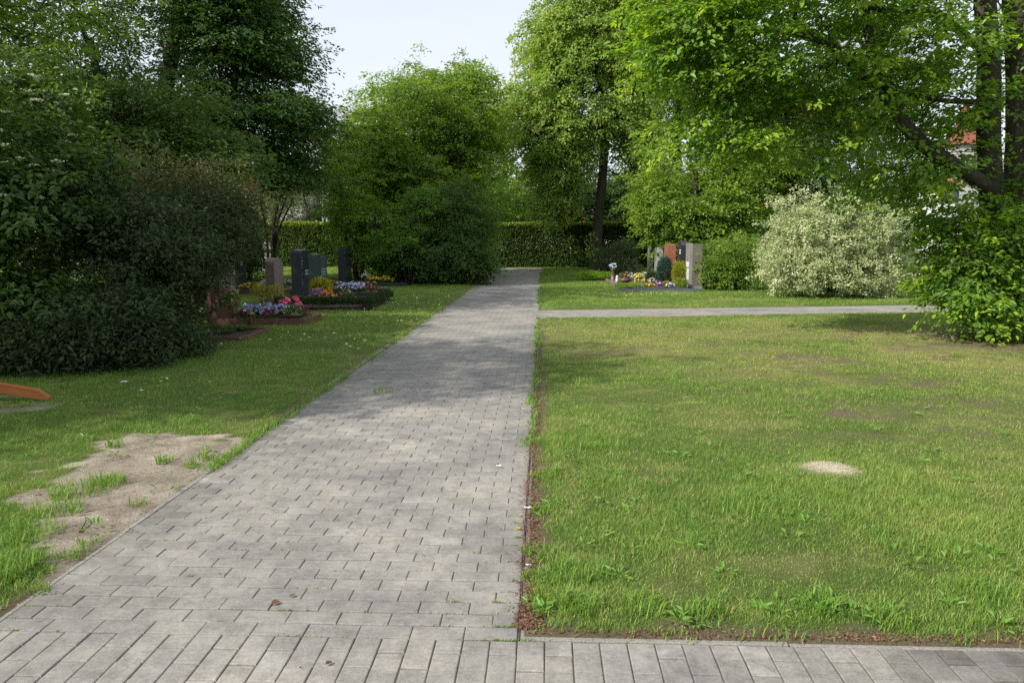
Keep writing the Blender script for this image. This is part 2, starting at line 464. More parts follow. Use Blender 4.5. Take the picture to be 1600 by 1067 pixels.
    V, F, T = leaves(c, ax, nr, leaf, rg, tint, full, aspect)
    arr_mesh(crown_name, V, F, mat, root, {'tint': T})
    return root, pts

def stem(*p): return [np.array(q, float) for q in p]
def trunk_to(base, top, r0, r1, lean=.0, bend=.25, seed=0):
    rg = np.random.default_rng(seed + 100); base = np.array(base, float); top = np.array(top, float)
    P = [base + (top - base) * f + np.array((rg.normal(0, bend), rg.normal(0, bend), 0)) * (0 if f in (0,) else f) for f in (0, .2, .4, .6, .8, 1)]
    return (P, [r0 * 1.45, r0 * 1.02, r0 * .9, r0 * .7, r0 * .45, r1])
def bush_stems(base, h, n, spread, r, seed):
    rg = np.random.default_rng(seed); out = []
    for i in range(n):
        a = rg.uniform(0, 6.28); s = spread * rg.uniform(.4, 1)
        b = np.array(base) + np.array((math.cos(a), math.sin(a), 0)) * .12 * rg.uniform(.3, 1)
        t = np.array(base) + np.array((math.cos(a) * s, math.sin(a) * s, h * rg.uniform(.6, .95)))
        mid = (b + t) / 2 + np.array((0, 0, h * .08)) - np.array((math.cos(a), math.sin(a), 0)) * s * .15
        out.append(([b, (b * .7 + mid * .3) + rg.normal(0, .02, 3), mid, t], [r * 1.3, r, r * .8, r * .35]))
    return out
def leafblob(blobs, n, leaf, rg, shell=2.5, up=.4, aspect=.5, tint_mid=.35, full=False, seed=3):
    p = blob_points(blobs, n, rg, shell, 0, 1, seed)
    cc = np.array([b[:3] for b in blobs]); j = np.argmin(np.linalg.norm(p[:, None] - cc[None], axis=2), axis=1)
    o = norm(p - cc[j] + np.array((0, 0, .02)))
    ax = norm(o + rg.normal(0, .6, p.shape) + np.array((0, 0, up))); nr = rg.normal(0, 1, p.shape) + o * .3
    tint = np.clip(tint_mid + rg.normal(0, .2, n), 0, .7)
    return leaves(p, ax, nr, leaf, rg, tint, full, aspect)
def shrub(name, label, cat, base, blobs, n, leaf, mat, seed=1, group=None, up=.4, aspect=.5, shell=2.2, tint_mid=.35, part='foliage', stems=3, kind=None):
    rg = np.random.default_rng(seed)
    root = empty(name, tuple(base), label=label, cat=cat, group=group, kind=kind)
    V, F, T = leafblob(blobs, n, leaf, rg, shell, up, aspect, tint_mid, seed=seed)
    arr_mesh(part, V, F, mat, root, {'tint': T})
    if stems:
        st = []
        for b in blobs:
            for k in range(stems):
                tp = np.array(b[:3]) + rg.normal(0, .4, 3) * np.array(b[3:6])
                st.append((np.array((b[0] + rg.normal(0, .02), b[1] + rg.normal(0, .02), base[2])), tp))
        P0 = np.array([a for a, _ in st]); P1 = np.array([b for _, b in st])
        V, F = tubes(P0, P1, np.full(len(st), .012), np.full(len(st), .004), 5)
        arr_mesh('stems', V, F, M['bark_thin'], root)
    return root

# ------------------------------------------------------------------ where the paths lie
PX0, PX1 = -2.13, -0.09            # main path
BAND_Y = 2.765                     # front band of pavers ends here
PATH_END = 38.0
sp = [G(845, 497), G(1440, 488), G(1440, 474.5), G(845, 484)]       # side path corners
# side path as a strip with its own direction
sdir = (sp[1] - sp[0])[:2]; sang = math.atan2(sdir[1], sdir[0])
SW = 1.62; S0 = np.array((PX1 + .02, sp[0][1]))
def in_side(x, y, pad=0.0):
    ca, sa = math.cos(-sang), math.sin(-sang)
    u = (x - S0[0]) * ca - (y - S0[1]) * sa; v = (x - S0[0]) * sa + (y - S0[1]) * ca
    return (u > -.3) & (u < 40) & (v > -pad) & (v < SW + pad)
def in_path(x, y, pad=0.0):
    return ((x > PX0 - pad) & (x < PX1 + pad) & (y < PATH_END)) | (y < BAND_Y + pad) | in_side(x, y, pad)
bare_poly = [G(a, b) for a, b in ((40, 905), (60, 830), (45, 770), (120, 715), (170, 688), (260, 680), (330, 686), (440, 680), (380, 745), (300, 800), (215, 868), (130, 920), (60, 950))]
bare2_poly = [G(a, b) for a, b in ((-80, 605), (60, 618), (105, 632), (60, 645), (-80, 650))]
under_poly = [G(a, b) for a, b in ((1420, 520), (1480, 512), (1700, 505), (1760, 560), (1560, 552), (1470, 540))]
PLOTS = []   # filled with (x0,x1,y0,y1) of the graves
def bare_mask(x, y):
    wx = x + (fbm(x, y, 4.0, 11, 4) - .5) * .5; wy = y + (fbm(x, y, 4.0, 23, 4) - .5) * .5
    m = inpoly(wx, wy, bare_poly) * 1.0
    g = fbm(x, y, 2.3, 31)
    m = np.where(m > 0, np.clip((.86 - g) * 9, 0, 1), 0)
    m2 = inpoly(wx, wy, bare2_poly) * np.clip((fbm(x, y, 5, 33, 4) - .36) * 6, 0, .85)
    return np.maximum(m, m2)
SPOTS = [(1300, 648, .55, .28), (1150, 725, .22, .10), (1510, 628, .5, .35), (1120, 615, .35, .18), (1420, 600, .7, .3), (1560, 660, .5, .22), (980, 545, .5, .4), (1240, 560, .8, .5)]
def dirt_mask(x, y):
    d = np.zeros(np.shape(x))
    for px, py, rx, ry in SPOTS:
        g = G(px, py); q = ((x - g[0]) / rx) ** 2 + ((y - g[1]) / ry) ** 2
        d = np.maximum(d, np.clip(1.1 - q, 0, 1) * np.clip((fbm(x, y, 6, 41, 4) - .46) * 12, 0, 1))
    d = np.maximum(d, np.clip((fbm(x, y, 4.2, 44, 5) - .60) * 11, 0, 1) * np.clip((x - .8) / 2, 0, 1) * np.clip((y - 4.5) / 2, 0, 1) * (y < 14) * .75)
    wx = x + (fbm(x, y, 2, 51) - .5) * .8; wy = y + (fbm(x, y, 2, 52) - .5) * .8
    d = np.maximum(d, inpoly(wx, wy, under_poly) * 1.0)
    # bare seam along the kerbs
    e = np.minimum(np.abs(x - PX0 + .04), np.abs(x - PX1 - .04)); e = np.minimum(e, np.abs(y - BAND_Y - .05))
    d = np.maximum(d, np.clip((.16 * fbm(x, y, 4, 61) + .02 - e) * 20, 0, 1) * (fbm(x, y, 5, 71) > .3))
    return d
def dry_mask(x, y):
    # sun-scorched middle of the lawn
    a = np.exp(-((x - 3.6) / 4.2) ** 2) * np.exp(-((y - 11.5) / 3.6) ** 2) * (x > PX1)
    a = a * 1.1 + .25 * np.exp(-((x - 2.6) / 2.0) ** 2 - ((y - 5.2) / 1.6) ** 2)
    b = fbm(x, y, .8, 81, 5)
    c = np.clip((fbm(x * .8, y, 1.6, 91, 5) - .54) * 4, 0, 1)
    return np.clip(a * np.clip(.50 + 2.6 * (b - .42), 0, 1.3) + .42 * c + .35 * np.clip((fbm(x, y, 6, 92, 3) - .56) * 5, 0, 1), 0, 1)
SANDM = G(1295, 738)
def gz(x, y):
    z = (fbm(x, y, .7, 5) - .5) * .05 + (fbm(x, y, 5, 6) - .5) * .014 + .012
    z = z + .045 * np.exp(-(((x - SANDM[0]) / .17) ** 2 + ((y - SANDM[1]) / .15) ** 2))
    return z
def ground_z(x, y):
    z = gz(x, y)
    ip = in_path(x, y, .0)
    near = in_path(x, y, .16)
    z = np.where(near, np.minimum(z, .012) * .5 - .002, z)
    return np.where(ip, -.05, z)

# ------------------------------------------------------------------ ground sheet
def build_ground():
    xs = np.concatenate((-np.geomspace(400, 7.2, 40)[:-1], np.arange(-7.2, 10.0, .06), np.geomspace(10.0, 400, 40)[1:]))
    ys = np.concatenate((np.linspace(-60, 1.0, 20)[:-1], np.arange(1.0, 12, .05), np.arange(12, 42, .16), np.geomspace(42, 900, 36)[1:]))
    X, Y = np.meshgrid(xs, ys); x, y = X.ravel(), Y.ravel()
    z = ground_z(x, y)
    nx, ny = len(xs), len(ys)
    i = np.arange(nx - 1)[None] + (np.arange(ny - 1) * nx)[:, None]; i = i.ravel()
    F = np.stack((i, i + 1, i + nx + 1, i + nx), 1)
    bare = dirt_mask(x, y) * .9; sand = bare_mask(x, y)
    sm = np.exp(-(((x - SANDM[0]) / .20) ** 2 + ((y - SANDM[1]) / .17) ** 2) ** 2) * (.35 + 1.3 * fbm(x, y, 12, 77))
    sand = np.maximum(sand, np.clip(sm * 1.5 - .2, 0, 1)); cream = np.clip(sm * 1.5 - .2, 0, 1)
    o = arr_mesh('lawn_ground', np.stack((x, y, z), 1), F, M['ground'], None, {'bare': bare, 'sand': sand, 'dry': dry_mask(x, y), 'cream': cream}, smooth=True)
    tag(o, 'mown cemetery lawn with worn sandy patches', kind='structure')

# ------------------------------------------------------------------ pavers
def pavers(name, cx, cy, w, l, ang, label, z0=0.0, origin=(0, 0), seed=1):
    """cx,cy centres in strip space, w,l sizes (arrays) along local x,y"""
    rg = np.random.default_rng(seed); n = len(cx); gw, gl = (.0014, .0034) if name == 'main_path' else (.0022, .0022)
    hw = (w / 2 - gw)[:, None]; hl = (l / 2 - gl)[:, None]
    sx = np.array((-1, 1, 1, -1.))[None]; sy = np.array((-1, -1, 1, 1.))[None]
    zj = np.clip(rg.normal(0, .0009, n), -.0016, .002)[:, None]; tx = np.clip(rg.normal(0, .006, n), -.012, .012)[:, None]; ty = np.clip(rg.normal(0, .007, n), -.014, .014)[:, None]
    jx = rg.normal(0, .0005, n)[:, None]; jy = rg.normal(0, .0009, n)[:, None]
    layers = []
    for ins, zz in ((.0038, 0), (.001, -.0015), (0, -.0045), (0, -.035)):
        X = sx * (hw - ins); Y = sy * (hl - ins)
        layers.append(np.stack((X + cx[:, None] + jx, Y + cy[:, None] + jy, zz + zj + X * tx + Y * ty), 2))
    V = np.concatenate(layers, 1).reshape(-1, 3)
    ca, sa = math.cos(ang), math.sin(ang)
    b = (np.arange(n) * 16)[:, None]; F = [b + np.array([[0, 1, 2, 3]])]
    for s in range(3):
        for i in range(4):
            F.append(b + np.array([[s * 4 + 4 + i, s * 4 + 4 + (i + 1) % 4, s * 4 + (i + 1) % 4, s * 4 + i]]))
    ca, sa = math.cos(ang), math.sin(ang)
    Vx = V[:, 0] * ca - V[:, 1] * sa + origin[0]; Vy = V[:, 0] * sa + V[:, 1] * ca + origin[1]
    V = np.stack((Vx, Vy, V[:, 2] + z0), 1)
    gx = cx * ca - cy * sa + origin[0]; gy = cx * sa + cy * ca + origin[1]
    stain = .55 * np.exp(-np.abs(gx - PX0) / .28) * (gy > BAND_Y) + .95 * np.clip((gx - .3) / 1.6, 0, 1) * (gy < BAND_Y) * np.exp(-(BAND_Y - gy) / .5) + .18 * np.exp(-np.abs(gx - PX1) / .12) * (gy > BAND_Y)
    t = np.clip(.74 + rg.normal(0, .07, n) - stain * (.4 + fbm(gx, gy, 1.7, 7)), 0, 1); bl = (rg.uniform(0, 1, n) < .05 + .22 * (fbm(gx, gy, .9, 19) > .58)) * rg.uniform(.2, .8, n) * (cy < 12)
    o = arr_mesh(name, V, np.concatenate(F), M['paver'], None, {'tint': np.repeat(t, 16), 'bloom': np.repeat(bl, 16)})
    tag(o, label, kind='structure')
    return o
def build_paths():
    # main path: rows across, half bond
    cx, cy, w, l = [], [], [], []
    wd = PX1 - PX0; nrow = int((PATH_END - BAND_Y) / .1015)
    for r in range(nrow):
        y = BAND_Y + .1015 * (r + .5); x = PX1; first = .204 if r % 2 == 0 else .102
        k = 0
        while x > PX0 + .01:
            ww = first if k == 0 else .204
            ww = min(ww, x - PX0)
            cx.append(x - ww / 2); cy.append(y); w.append(ww); l.append(.1015); x -= ww; k += 1
    a = lambda v: np.array(v, float)
    pavers('main_path', a(cx), a(cy), a(w), a(l), 0, 'long straight path of grey concrete pavers laid across its width', seed=2)
    # front band: columns along the view, staggered
    cx, cy, w, l = [], [], [], []
    c0 = int(-9 / .102); c1 = int(9 / .102)
    for c in range(c0, c1):
        y = BAND_Y; k = 0; x = PX1 + .102 * (c + .5)
        while y > -1.2:
            ll = .102 if (k == 0 and c % 2) else .204
            cx.append(x); cy.append(y - ll / 2); w.append(.102); l.append(ll); y -= ll; k += 1
    pavers('cross_path', a(cx), a(cy), a(w), a(l), 0, 'band of grey pavers laid lengthwise crossing in front', seed=3)
    # side path: laid square to it
    cx, cy, w, l = [], [], [], []
    for c in range(int(22 / .204)):
        for r in range(int(SW / .1015)):
            x = c * .204 + (.102 if r % 2 else 0) + .102
            cx.append(x); cy.append(.1015 * (r + .5)); w.append(.204); l.append(.1015)
    pavers('side_path', a(cx), a(cy), a(w), a(l), sang, 'side path of grey pavers branching off across the lawn', origin=(S0[0], S0[1]), seed=4)
    # joint bedding sheets just under the tops
    ca, sa = math.cos(sang), math.sin(sang)
    q = [(S0[0] + u * ca - v * sa, S0[1] + u * sa + v * ca, -.0085) for u, v in ((.012, -.01), (22, -.01), (22, SW), (.012, SW))]
    V = [(PX0 - .005, BAND_Y + .001, -.0055), (PX1 + .006, BAND_Y + .001, -.0055), (PX1 + .006, PATH_END, -.0055), (PX0 - .005, PATH_END, -.0055),
         (-9, -1.2, -.0055), (9, -1.2, -.0055), (9, BAND_Y, -.0055), (-9, BAND_Y, -.0055)] + q
    o = arr_mesh('path_bedding', V, np.array([[0, 1, 2, 3], [4, 5, 6, 7], [8, 9, 10, 11]]), M['joint'])
    tag(o, 'sandy joints between the pavers', kind='structure')
    # edging stones, one metre long each, sunk to the paver level
    bm = bmesh.new(); rg = random.Random(3)
    y = BAND_Y
    while y < PATH_END:
        for x0, x1 in ((PX0 - .062, PX0 - .003), (PX1 + .010, PX1 + .066)):
            if x0 > -1 and S0[1] - .3 < y + .5 < S0[1] + SW + .6: continue
            dz = rg.uniform(-.010, .008) if x0 < -1 else rg.uniform(-.012, .0)
            bx(bm, x0, x1, y + .003, y + .997, -.12, .004 + dz)
        y += 1.0
    x = PX1 + .01
    while x < 9:
        dz = rg.uniform(-.012, -.001)
        bx(bm, x + .003, x + .997, BAND_Y + .006, BAND_Y + .062, -.12, .003 + dz); x += 1.0
    x = PX0 - .01
    while x > -9:
        bx(bm, x - .997, x - .003, BAND_Y + .006, BAND_Y + .062, -.12, -.004); x -= 1.0
    o = bm_obj('path_edging', bm, M['edging'], bevel=.004)
    tag(o, 'narrow concrete edging along the path', kind='structure')

# ------------------------------------------------------------------ grass
def visible_wedge(n, y0, y1, power, rg, pad=1.6):
    u = rg.uniform(0, 1, n)
    if abs(1 - power) < 1e-6: y = y0 * (y1 / y0) ** u
    else: y = (y0 ** (1 - power) + u * (y1 ** (1 - power) - y0 ** (1 - power))) ** (1 / (1 - power))
    xl = -(849 / F_PX) * y * 1.06 - pad; xr = (751 / F_PX) * y * 1.06 + pad
    return xl + (xr - xl) * rg.uniform(0, 1, n), y
def build_grass(n=2600000):
    rg = np.random.default_rng(11)
    x, y = visible_wedge(n, 2.6, 41, .72, rg)      # density falls with distance
    keep = ~in_path(x, y, .045)
    for (a, b, c, d) in PLOTS: keep &= ~((x > a) & (x < b) & (y > c) & (y < d))
    keep &= y < 39
    bare = bare_mask(x, y); dirt = dirt_mask(x, y)
    keep &= rg.uniform(0, 1, n) > np.maximum(bare * .985, dirt * .82)
    thin = fbm(x, y, 3.5, 101)
    dry0 = dry_mask(x, y)
    cl = fbm(x, y, 13, 103, 2)
    keep &= rg.uniform(0, 1, n) < np.clip(.42 + 1.0 * thin + .8 * (cl - .4) - .32 * dry0, .32, 1)
    keep &= np.exp(-(((x - SANDM[0]) / .20) ** 2 + ((y - SANDM[1]) / .16) ** 2) ** 2) < rg.uniform(.05, 1, n)
    x, y = x[keep], y[keep]; n = len(x)
    z = ground_z(x, y) - .004
    # stragglers leaning over the kerbs sit on the soil level
    tall = .6 * fbm(x, y, 1.2, 111) + .4 * fbm(x, y, 5, 112) + .03; clump = fbm(x, y, 16, 121)
    dry = dry_mask(x, y)
    h = np.where(rg.uniform(0, 1, n) < .22, .5, 1) * (.012 + .029 * np.clip(tall * 2.4 - .75, 0, 1.2) * (.35 + 1.2 * clump)) * rg.uniform(.45, 1.35, n) * (1 - .35 * dry)
    far = np.maximum(1, y / 6.5)
    wdt = .0021 * far ** .95 * rg.uniform(.7, 1.4, n); h = h * (1 + .12 * (far - 1))
    a = rg.uniform(0, 6.283, n); lean = rg.uniform(.1, 1.7, n) * h
    ca, sa = np.cos(a), np.sin(a); b = a + rg.uniform(1.0, 2.1, n); cb, sb = np.cos(b), np.sin(b)
    base = np.stack((x, y, z), 1); L = np.stack((ca, sa, np.zeros(n)), 1) * lean[:, None]; Wv = np.stack((cb, sb, np.zeros(n)), 1) * wdt[:, None]
    up = np.stack((np.zeros(n), np.zeros(n), h), 1)
    V = np.stack((base - Wv * .5, base + Wv * .5, base + L * .35 + up * .62 + Wv * .38, base + L * .35 + up * .62 - Wv * .38, base + L + up), 1)
    bi = (np.arange(n) * 5)[:, None]
    F4 = bi + np.array([[0, 1, 2, 3]]); F3 = bi + np.array([[3, 2, 4]])
    hue = fbm(x, y, 1.1, 131)
    t = np.clip(-.18 + .62 * hue + .45 * fbm(x, y, 11, 133, 2) + rg.normal(0, .13, n) + .30 * dry, 0, .72)
    straw = rg.uniform(0, 1, n) < (.05 + .42 * dry)
    t = np.where(straw, rg.uniform(.75, 1, n), t)
    o = arr_mesh('grass', V.reshape(-1, 3), [F4, F3], M['grass'], None, {'tint': np.repeat(t, 5)})
    tag(o, 'short green and straw coloured lawn grass', 'grass', kind='stuff')
def build_tufts():
    """coarser clumps, rosettes of broad-leaved weeds, grass in the joints"""
    rg = np.random.default_rng(12)
    # long tufts
    P = []
    for px, py, n, r in ((130, 765, 260, .20), (85, 800, 160, .14), (40, 840, 200, .18), (170, 757, 120, .10), (325, 718, 90, .06), (300, 730, 60, .06), (255, 725, 60, .05), (600, 613, 60, .12),
                         (20, 905, 200, .16), (60, 925, 60, .05), (140, 850, 40, .06), (215, 790, 40, .05), (840, 865, 160, .08), (842, 905, 200, .08), (860, 945, 220, .10), (905, 955, 160, .08),
                         (845, 690, 120, .08), (850, 745, 160, .09), (846, 800, 120, .07), (1010, 955, 160, .10), (1100, 965, 120, .09), (1280, 955, 160, .10), (1390, 975, 120, .10), (1540, 935, 160, .12),
                         (95, 780, 60, .07), (180, 700, 60, .06), (110, 870, 80, .08), (900, 900, 160, .12), (1500, 560, 70, .12), (910, 600, 90, .15), (930, 700, 220, .22), (1180, 800, 240, .25), (1420, 860, 200, .2)):
        c = G(px, py); a = rg.uniform(0, 6.28, n); q = r * np.sqrt(rg.uniform(0, 1, n)) * 1.0
        P.append(np.stack((c[0] + q * np.cos(a), c[1] + q * np.sin(a), np.full(n, 0.)), 1))
    # turf creeping over the kerbs
    for k in range(650):
        left = rg.uniform() < .6
        y = 4.9 + (34 - 4.9) * rg.uniform() ** 1.5 if left else 5.5 + 28 * rg.uniform() ** 1.3
        if not left and S0[1] - .1 < y < S0[1] + SW + .1: continue
        n = int(rg.integers(12, 34)); ex = .10 * fbm(np.array([y]), np.array([0.]), 1.7, 15 if left else 16)[0]
        x = (PX0 - .05 + ex * rg.uniform(.1, 1.3)) if left else (PX1 + .05 - ex * rg.uniform(.1, 1.3))
        P.append(np.stack((x + rg.normal(0, .022, n), y + rg.normal(0, .07, n), np.full(n, .0)), 1))
    for k in range(26):
        n = 12; x = rg.uniform(0, 5); P.append(np.stack((x + rg.normal(0, .07, n), BAND_Y + .05 + rg.normal(0, .025, n), np.full(n, 0.)), 1))
    # joints of the path
    for k in range(620):
        y = BAND_Y + (PATH_END - BAND_Y) * rg.uniform(0, 1) ** 1.7
        if rg.uniform() < .45: x = PX1 - .03 + rg.normal(0, .05)
        elif rg.uniform() < .3: x = PX0 + rg.normal(0, .05)
        else: x = rg.uniform(PX0, PX1)
        r = int((y - BAND_Y) / .1015); y = BAND_Y + r * .1015
        n = int(rg.integers(3, 14)); sx = rg.exponential(.03) + .005
        P.append(np.stack((x + rg.normal(0, sx, n), y + rg.normal(0, .002, n), np.full(n, -.006)), 1))
    P = np.concatenate(P); n = len(P); onp = P[:, 2] < 0
    P[:, 2] = np.where(onp, -.006, np.where(in_path(P[:, 0], P[:, 1]), .0, ground_z(P[:, 0], P[:, 1]) - .002)); 
    P = P[(P[:, 0] > -8)]; n = len(P); onp = P[:, 2] < -.004
    edge = (np.abs(P[:, 1] - BAND_Y) < .14) | (np.abs(P[:, 0] - PX0) < .16) | (np.abs(P[:, 0] - PX1) < .16)
    h = np.where(onp, rg.uniform(.006, .022, n), rg.uniform(.03, .085, n) * np.where(edge, .55, 1)); far = np.maximum(1, P[:, 1] / 7)
    a = rg.uniform(0, 6.283, n); ln = h * rg.uniform(.3, 1.1, n); w = rg.uniform(.003, .006, n) * far
    w = np.where(onp, w * .7, w)
    dv = np.stack((np.cos(a), np.sin(a), 0 * a), 1); sv = np.stack((-np.sin(a), np.cos(a), 0 * a), 1)
    up = np.array((0, 0, 1.))[None]
    V = np.stack((P - sv * w[:, None] / 2, P + sv * w[:, None] / 2, P + dv * ln[:, None] * .4 + up * h[:, None] * .75 + sv * w[:, None] * .4,
                  P + dv * ln[:, None] * .4 + up * h[:, None] * .75 - sv * w[:, None] * .4, P + dv * ln[:, None] + up * h[:, None] * .92), 1)
    bi = (np.arange(n) * 5)[:, None]
    t = np.clip(rg.normal(.35, .18, n) + onp * .15, 0, .9)
    o = arr_mesh('grass_tufts', V.reshape(-1, 3), [bi + np.array([[0, 1, 2, 3]]), bi + np.array([[3, 2, 4]])], M['grass'], None, {'tint': np.repeat(t, 5)})
    tag(o, 'longer grass tufts and sprouts in the path joints', 'grass', kind='stuff')
    # broad-leaved rosettes
    c, ax, nr = [], [], []
    spots = [G(px, py) for px, py in ((930, 950), (1025, 965), (1060, 975), (1085, 978), (1190, 960), (1215, 965), (1285, 960), (1300, 950), (1330, 965), (1360, 975), (1395, 970), (1500, 880), (1545, 870), (850, 960), (835, 950),
                                        (965, 905), (1130, 905), (1480, 950), (1560, 985), (260, 722), (320, 712), (300, 735))]
    for k in range(420):
        x, y = visible_wedge(1, 3, 14, .4, rg); x, y = x[0], y[0]
        if in_path(np.array([x]), np.array([y]), .1)[0] or any(p[0] < x < p[1] and p[2] < y < p[3] for p in PLOTS): continue
        spots.append(np.array((x, y, 0)))
    for i, s in enumerate(spots):
        m = int(rg.integers(7, 16)) if i < 22 else int(rg.integers(4, 10)); rad = rg.uniform(.03, .06)
        a = rg.uniform(0, 6.28, m); q = rad * np.sqrt(rg.uniform(0, 1, m))
        e = rg.uniform(.15, .9, m)
        p = np.stack((s[0] + q * np.cos(a), s[1] + q * np.sin(a), 0 * a), 1); p[:, 2] = ground_z(p[:, 0], p[:, 1]) + rg.uniform(.005, .03, m)
        c.append(p); ax.append(np.stack((np.cos(a), np.sin(a), e), 1)); nr.append(np.stack((-np.cos(a) * e, -np.sin(a) * e, 1 + 0 * a), 1) + rg.normal(0, .2, (m, 3)))
    c = np.concatenate(c); ax = np.concatenate(ax); nr = np.concatenate(nr)
    V, F, T = leaves(c, ax, nr, .040, rg, rg.uniform(.1, .7, len(c)), True, .38)
    o = arr_mesh('weeds', V, F, M['weed'], None, {'tint': T}); tag(o, 'low broad-leaved weeds growing in the lawn', 'weeds', kind='stuff')
def scatter_flakes(name, label, cat, pts, size, cols, rg, aspect=.5, lift=.004):
    n = len(pts); a = rg.uniform(0, 6.28, n)
    ax = np.stack((np.cos(a), np.sin(a), rg.normal(0, .2, n)), 1); nr = np.array((0, 0, 1.))[None] + rg.normal(0, .35, (n, 3))
    P = np.array(pts, float); P[:, 2] += lift
    V, F, _ = leaves(P, ax, nr, size, rg, np.zeros(n), True, aspect)
    k = rg.integers(0, len(cols), n); col = np.array(cols)[k] * rg.uniform(.7, 1.25, (n, 1))
    o = arr_mesh(name, V, F, M['petals'], None, {'col': np.repeat(col, 6, axis=0)}); tag(o, label, cat, kind='stuff')
    return o
def build_litter():
    rg = np.random.default_rng(13)
    P = []
    n = 5200                                       # rusty bud scales along the right kerb
    y = 2.85 + (11 - 2.85) * rg.uniform(0, 1, n) ** 1.8; x = PX1 + .035 + rg.normal(0, .028, n) + .03 * (fbm(y, y * 0, 2, 9) - .5)
    P.append(np.stack((x, y, 0 * x + .006), 1))
    n = 1500; x = PX1 + rg.uniform(0, 1, n) ** .8 * 4.0; y = BAND_Y + .055 + np.abs(rg.normal(0, .035, n)) - .02
    P.append(np.stack((x, y, 0 * x + .006), 1))
    n = 500; y = 2.9 + rg.uniform(0, 1, n) * 18; x = PX0 - .05 + rg.normal(0, .04, n)
    P.append(np.stack((x, y, 0 * x + .008), 1))
    n = 260; x = rg.uniform(-3, 3, n); y = 1.5 + rg.uniform(0, 1, n) * 8; ok = in_path(x, y)
    P.append(np.stack((x[ok], y[ok], 0 * x[ok] + .001), 1))
    P = np.concatenate(P)
    scatter_flakes('fallen_bud_scales', 'rust coloured fallen bud scales gathered along the path edges', 'litter', P, .014, ((.16, .065, .04), (.22, .10, .06), (.12, .06, .04), (.28, .18, .12)), rg)
    n = 9000; x, y = visible_wedge(n, 3, 14, .7, rg); b = (bare_mask(x, y) > .4) | ((dirt_mask(x, y) > .5)); x, y = x[b], y[b]
    scatter_flakes('soil_crumbs', 'bits of twig and leaf lying on the bare soil', 'litter', np.stack((x, y, ground_z(x, y)), 1), .016, ((.10, .07, .04), (.18, .13, .08), (.3, .26, .2)), rg, .35)
    n = 14000; x, y = visible_wedge(n, 2.9, 9, .7, rg); b = (bare_mask(x, y) > .3); x, y = x[b], y[b]
    scatter_flakes('sand_grit', 'pale grit and small pebbles strewn over the bare sandy soil', 'grit', np.stack((x, y, ground_z(x, y)), 1), .009, ((.42, .37, .30), (.5, .46, .4), (.16, .12, .09), (.25, .2, .15)), rg, .8)
    n = 1100; x = SANDM[0] + rg.normal(0, .115, n); y = SANDM[1] + rg.normal(0, .11, n)
    scatter_flakes('spilled_sand', 'cream grains of sand spilled between the grass blades round the sand heap', 'sand', np.stack((x, y, ground_z(x, y) + .002), 1), .006, ((.50, .49, .37), (.45, .38, .28), (.62, .56, .45)), rg, .9)
    # daisies
    P = []
    for px, py, n, rx, ry in ((600, 500, 60, 1.4, 2.0), (620, 470, 60, 1.2, 2), (1000, 462, 40, 1.6, .8), (940, 462, 30, 1.2, .7), (430, 535, 26, 1.6, .8), (560, 540, 25, 1.0, 1), (240, 606, 3, .8, .3), (700, 470, 20, .5, 3), (1150, 465, 12, 2, .6)):
        c = G(px, py); P.append(np.stack((c[0] + rg.normal(0, rx * .5, n), c[1] + rg.normal(0, ry * .5, n), np.full(n, .0)), 1))
    P = np.concatenate(P); P = P[~in_path(P[:, 0], P[:, 1], .1)]
    ok = np.ones(len(P), bool)
    for (a, b, c, d) in PLOTS: ok &= ~((P[:, 0] > a) & (P[:, 0] < b) & (P[:, 1] > c) & (P[:, 1] < d))
    P = P[ok]; P[:, 2] = ground_z(P[:, 0], P[:, 1]) + .05
    V, F, cl = blossoms(P, .016, [(.75, .75, .7), (.8, .78, .7), (.7, .55, .06)], rg, up=2.0)
    o = arr_mesh('daisies', V, F, M['petals'], None, {'col': cl}); tag(o, 'white daisies dotted over the shaded lawn', 'flowers', kind='stuff')
def blossoms(P, r, cols, rg, eye=None, up=.8, out=None):
    """six-sided cupped flower faces"""
    n = len(P); nr = rg.normal(0, .45, (n, 3)) + np.array((0, -.25, up)) + (0 if out is None else out)
    nr = norm(nr); a = norm(np.cross(nr, rg.normal(0, 1, (n, 3)))); b = np.cross(nr, a)
    rr = (r * rg.uniform(.7, 1.25, n))[:, None]; th = np.arange(6) * np.pi / 3
    wob = rg.uniform(.75, 1.1, (n, 6))[..., None]
    ring = P[:, None] + (a[:, None] * np.cos(th)[None, :, None] + b[:, None] * np.sin(th)[None, :, None]) * rr[:, None] * wob + nr[:, None] * rr[:, None] * .25
    V = np.concatenate((P[:, None], ring), 1).reshape(-1, 3)
    bi = (np.arange(n) * 7)[:, None]
    F = np.concatenate([bi + np.array([[0, 1 + i, 1 + (i + 1) % 6]]) for i in range(6)])
    k = rg.integers(0, len(cols), n); col = np.array(cols)[k] * rg.uniform(.8, 1.1, (n, 1))
    col7 = np.repeat(col, 7, axis=0)
    if eye is not None: col7[::7] = eye
    return V, F, col7
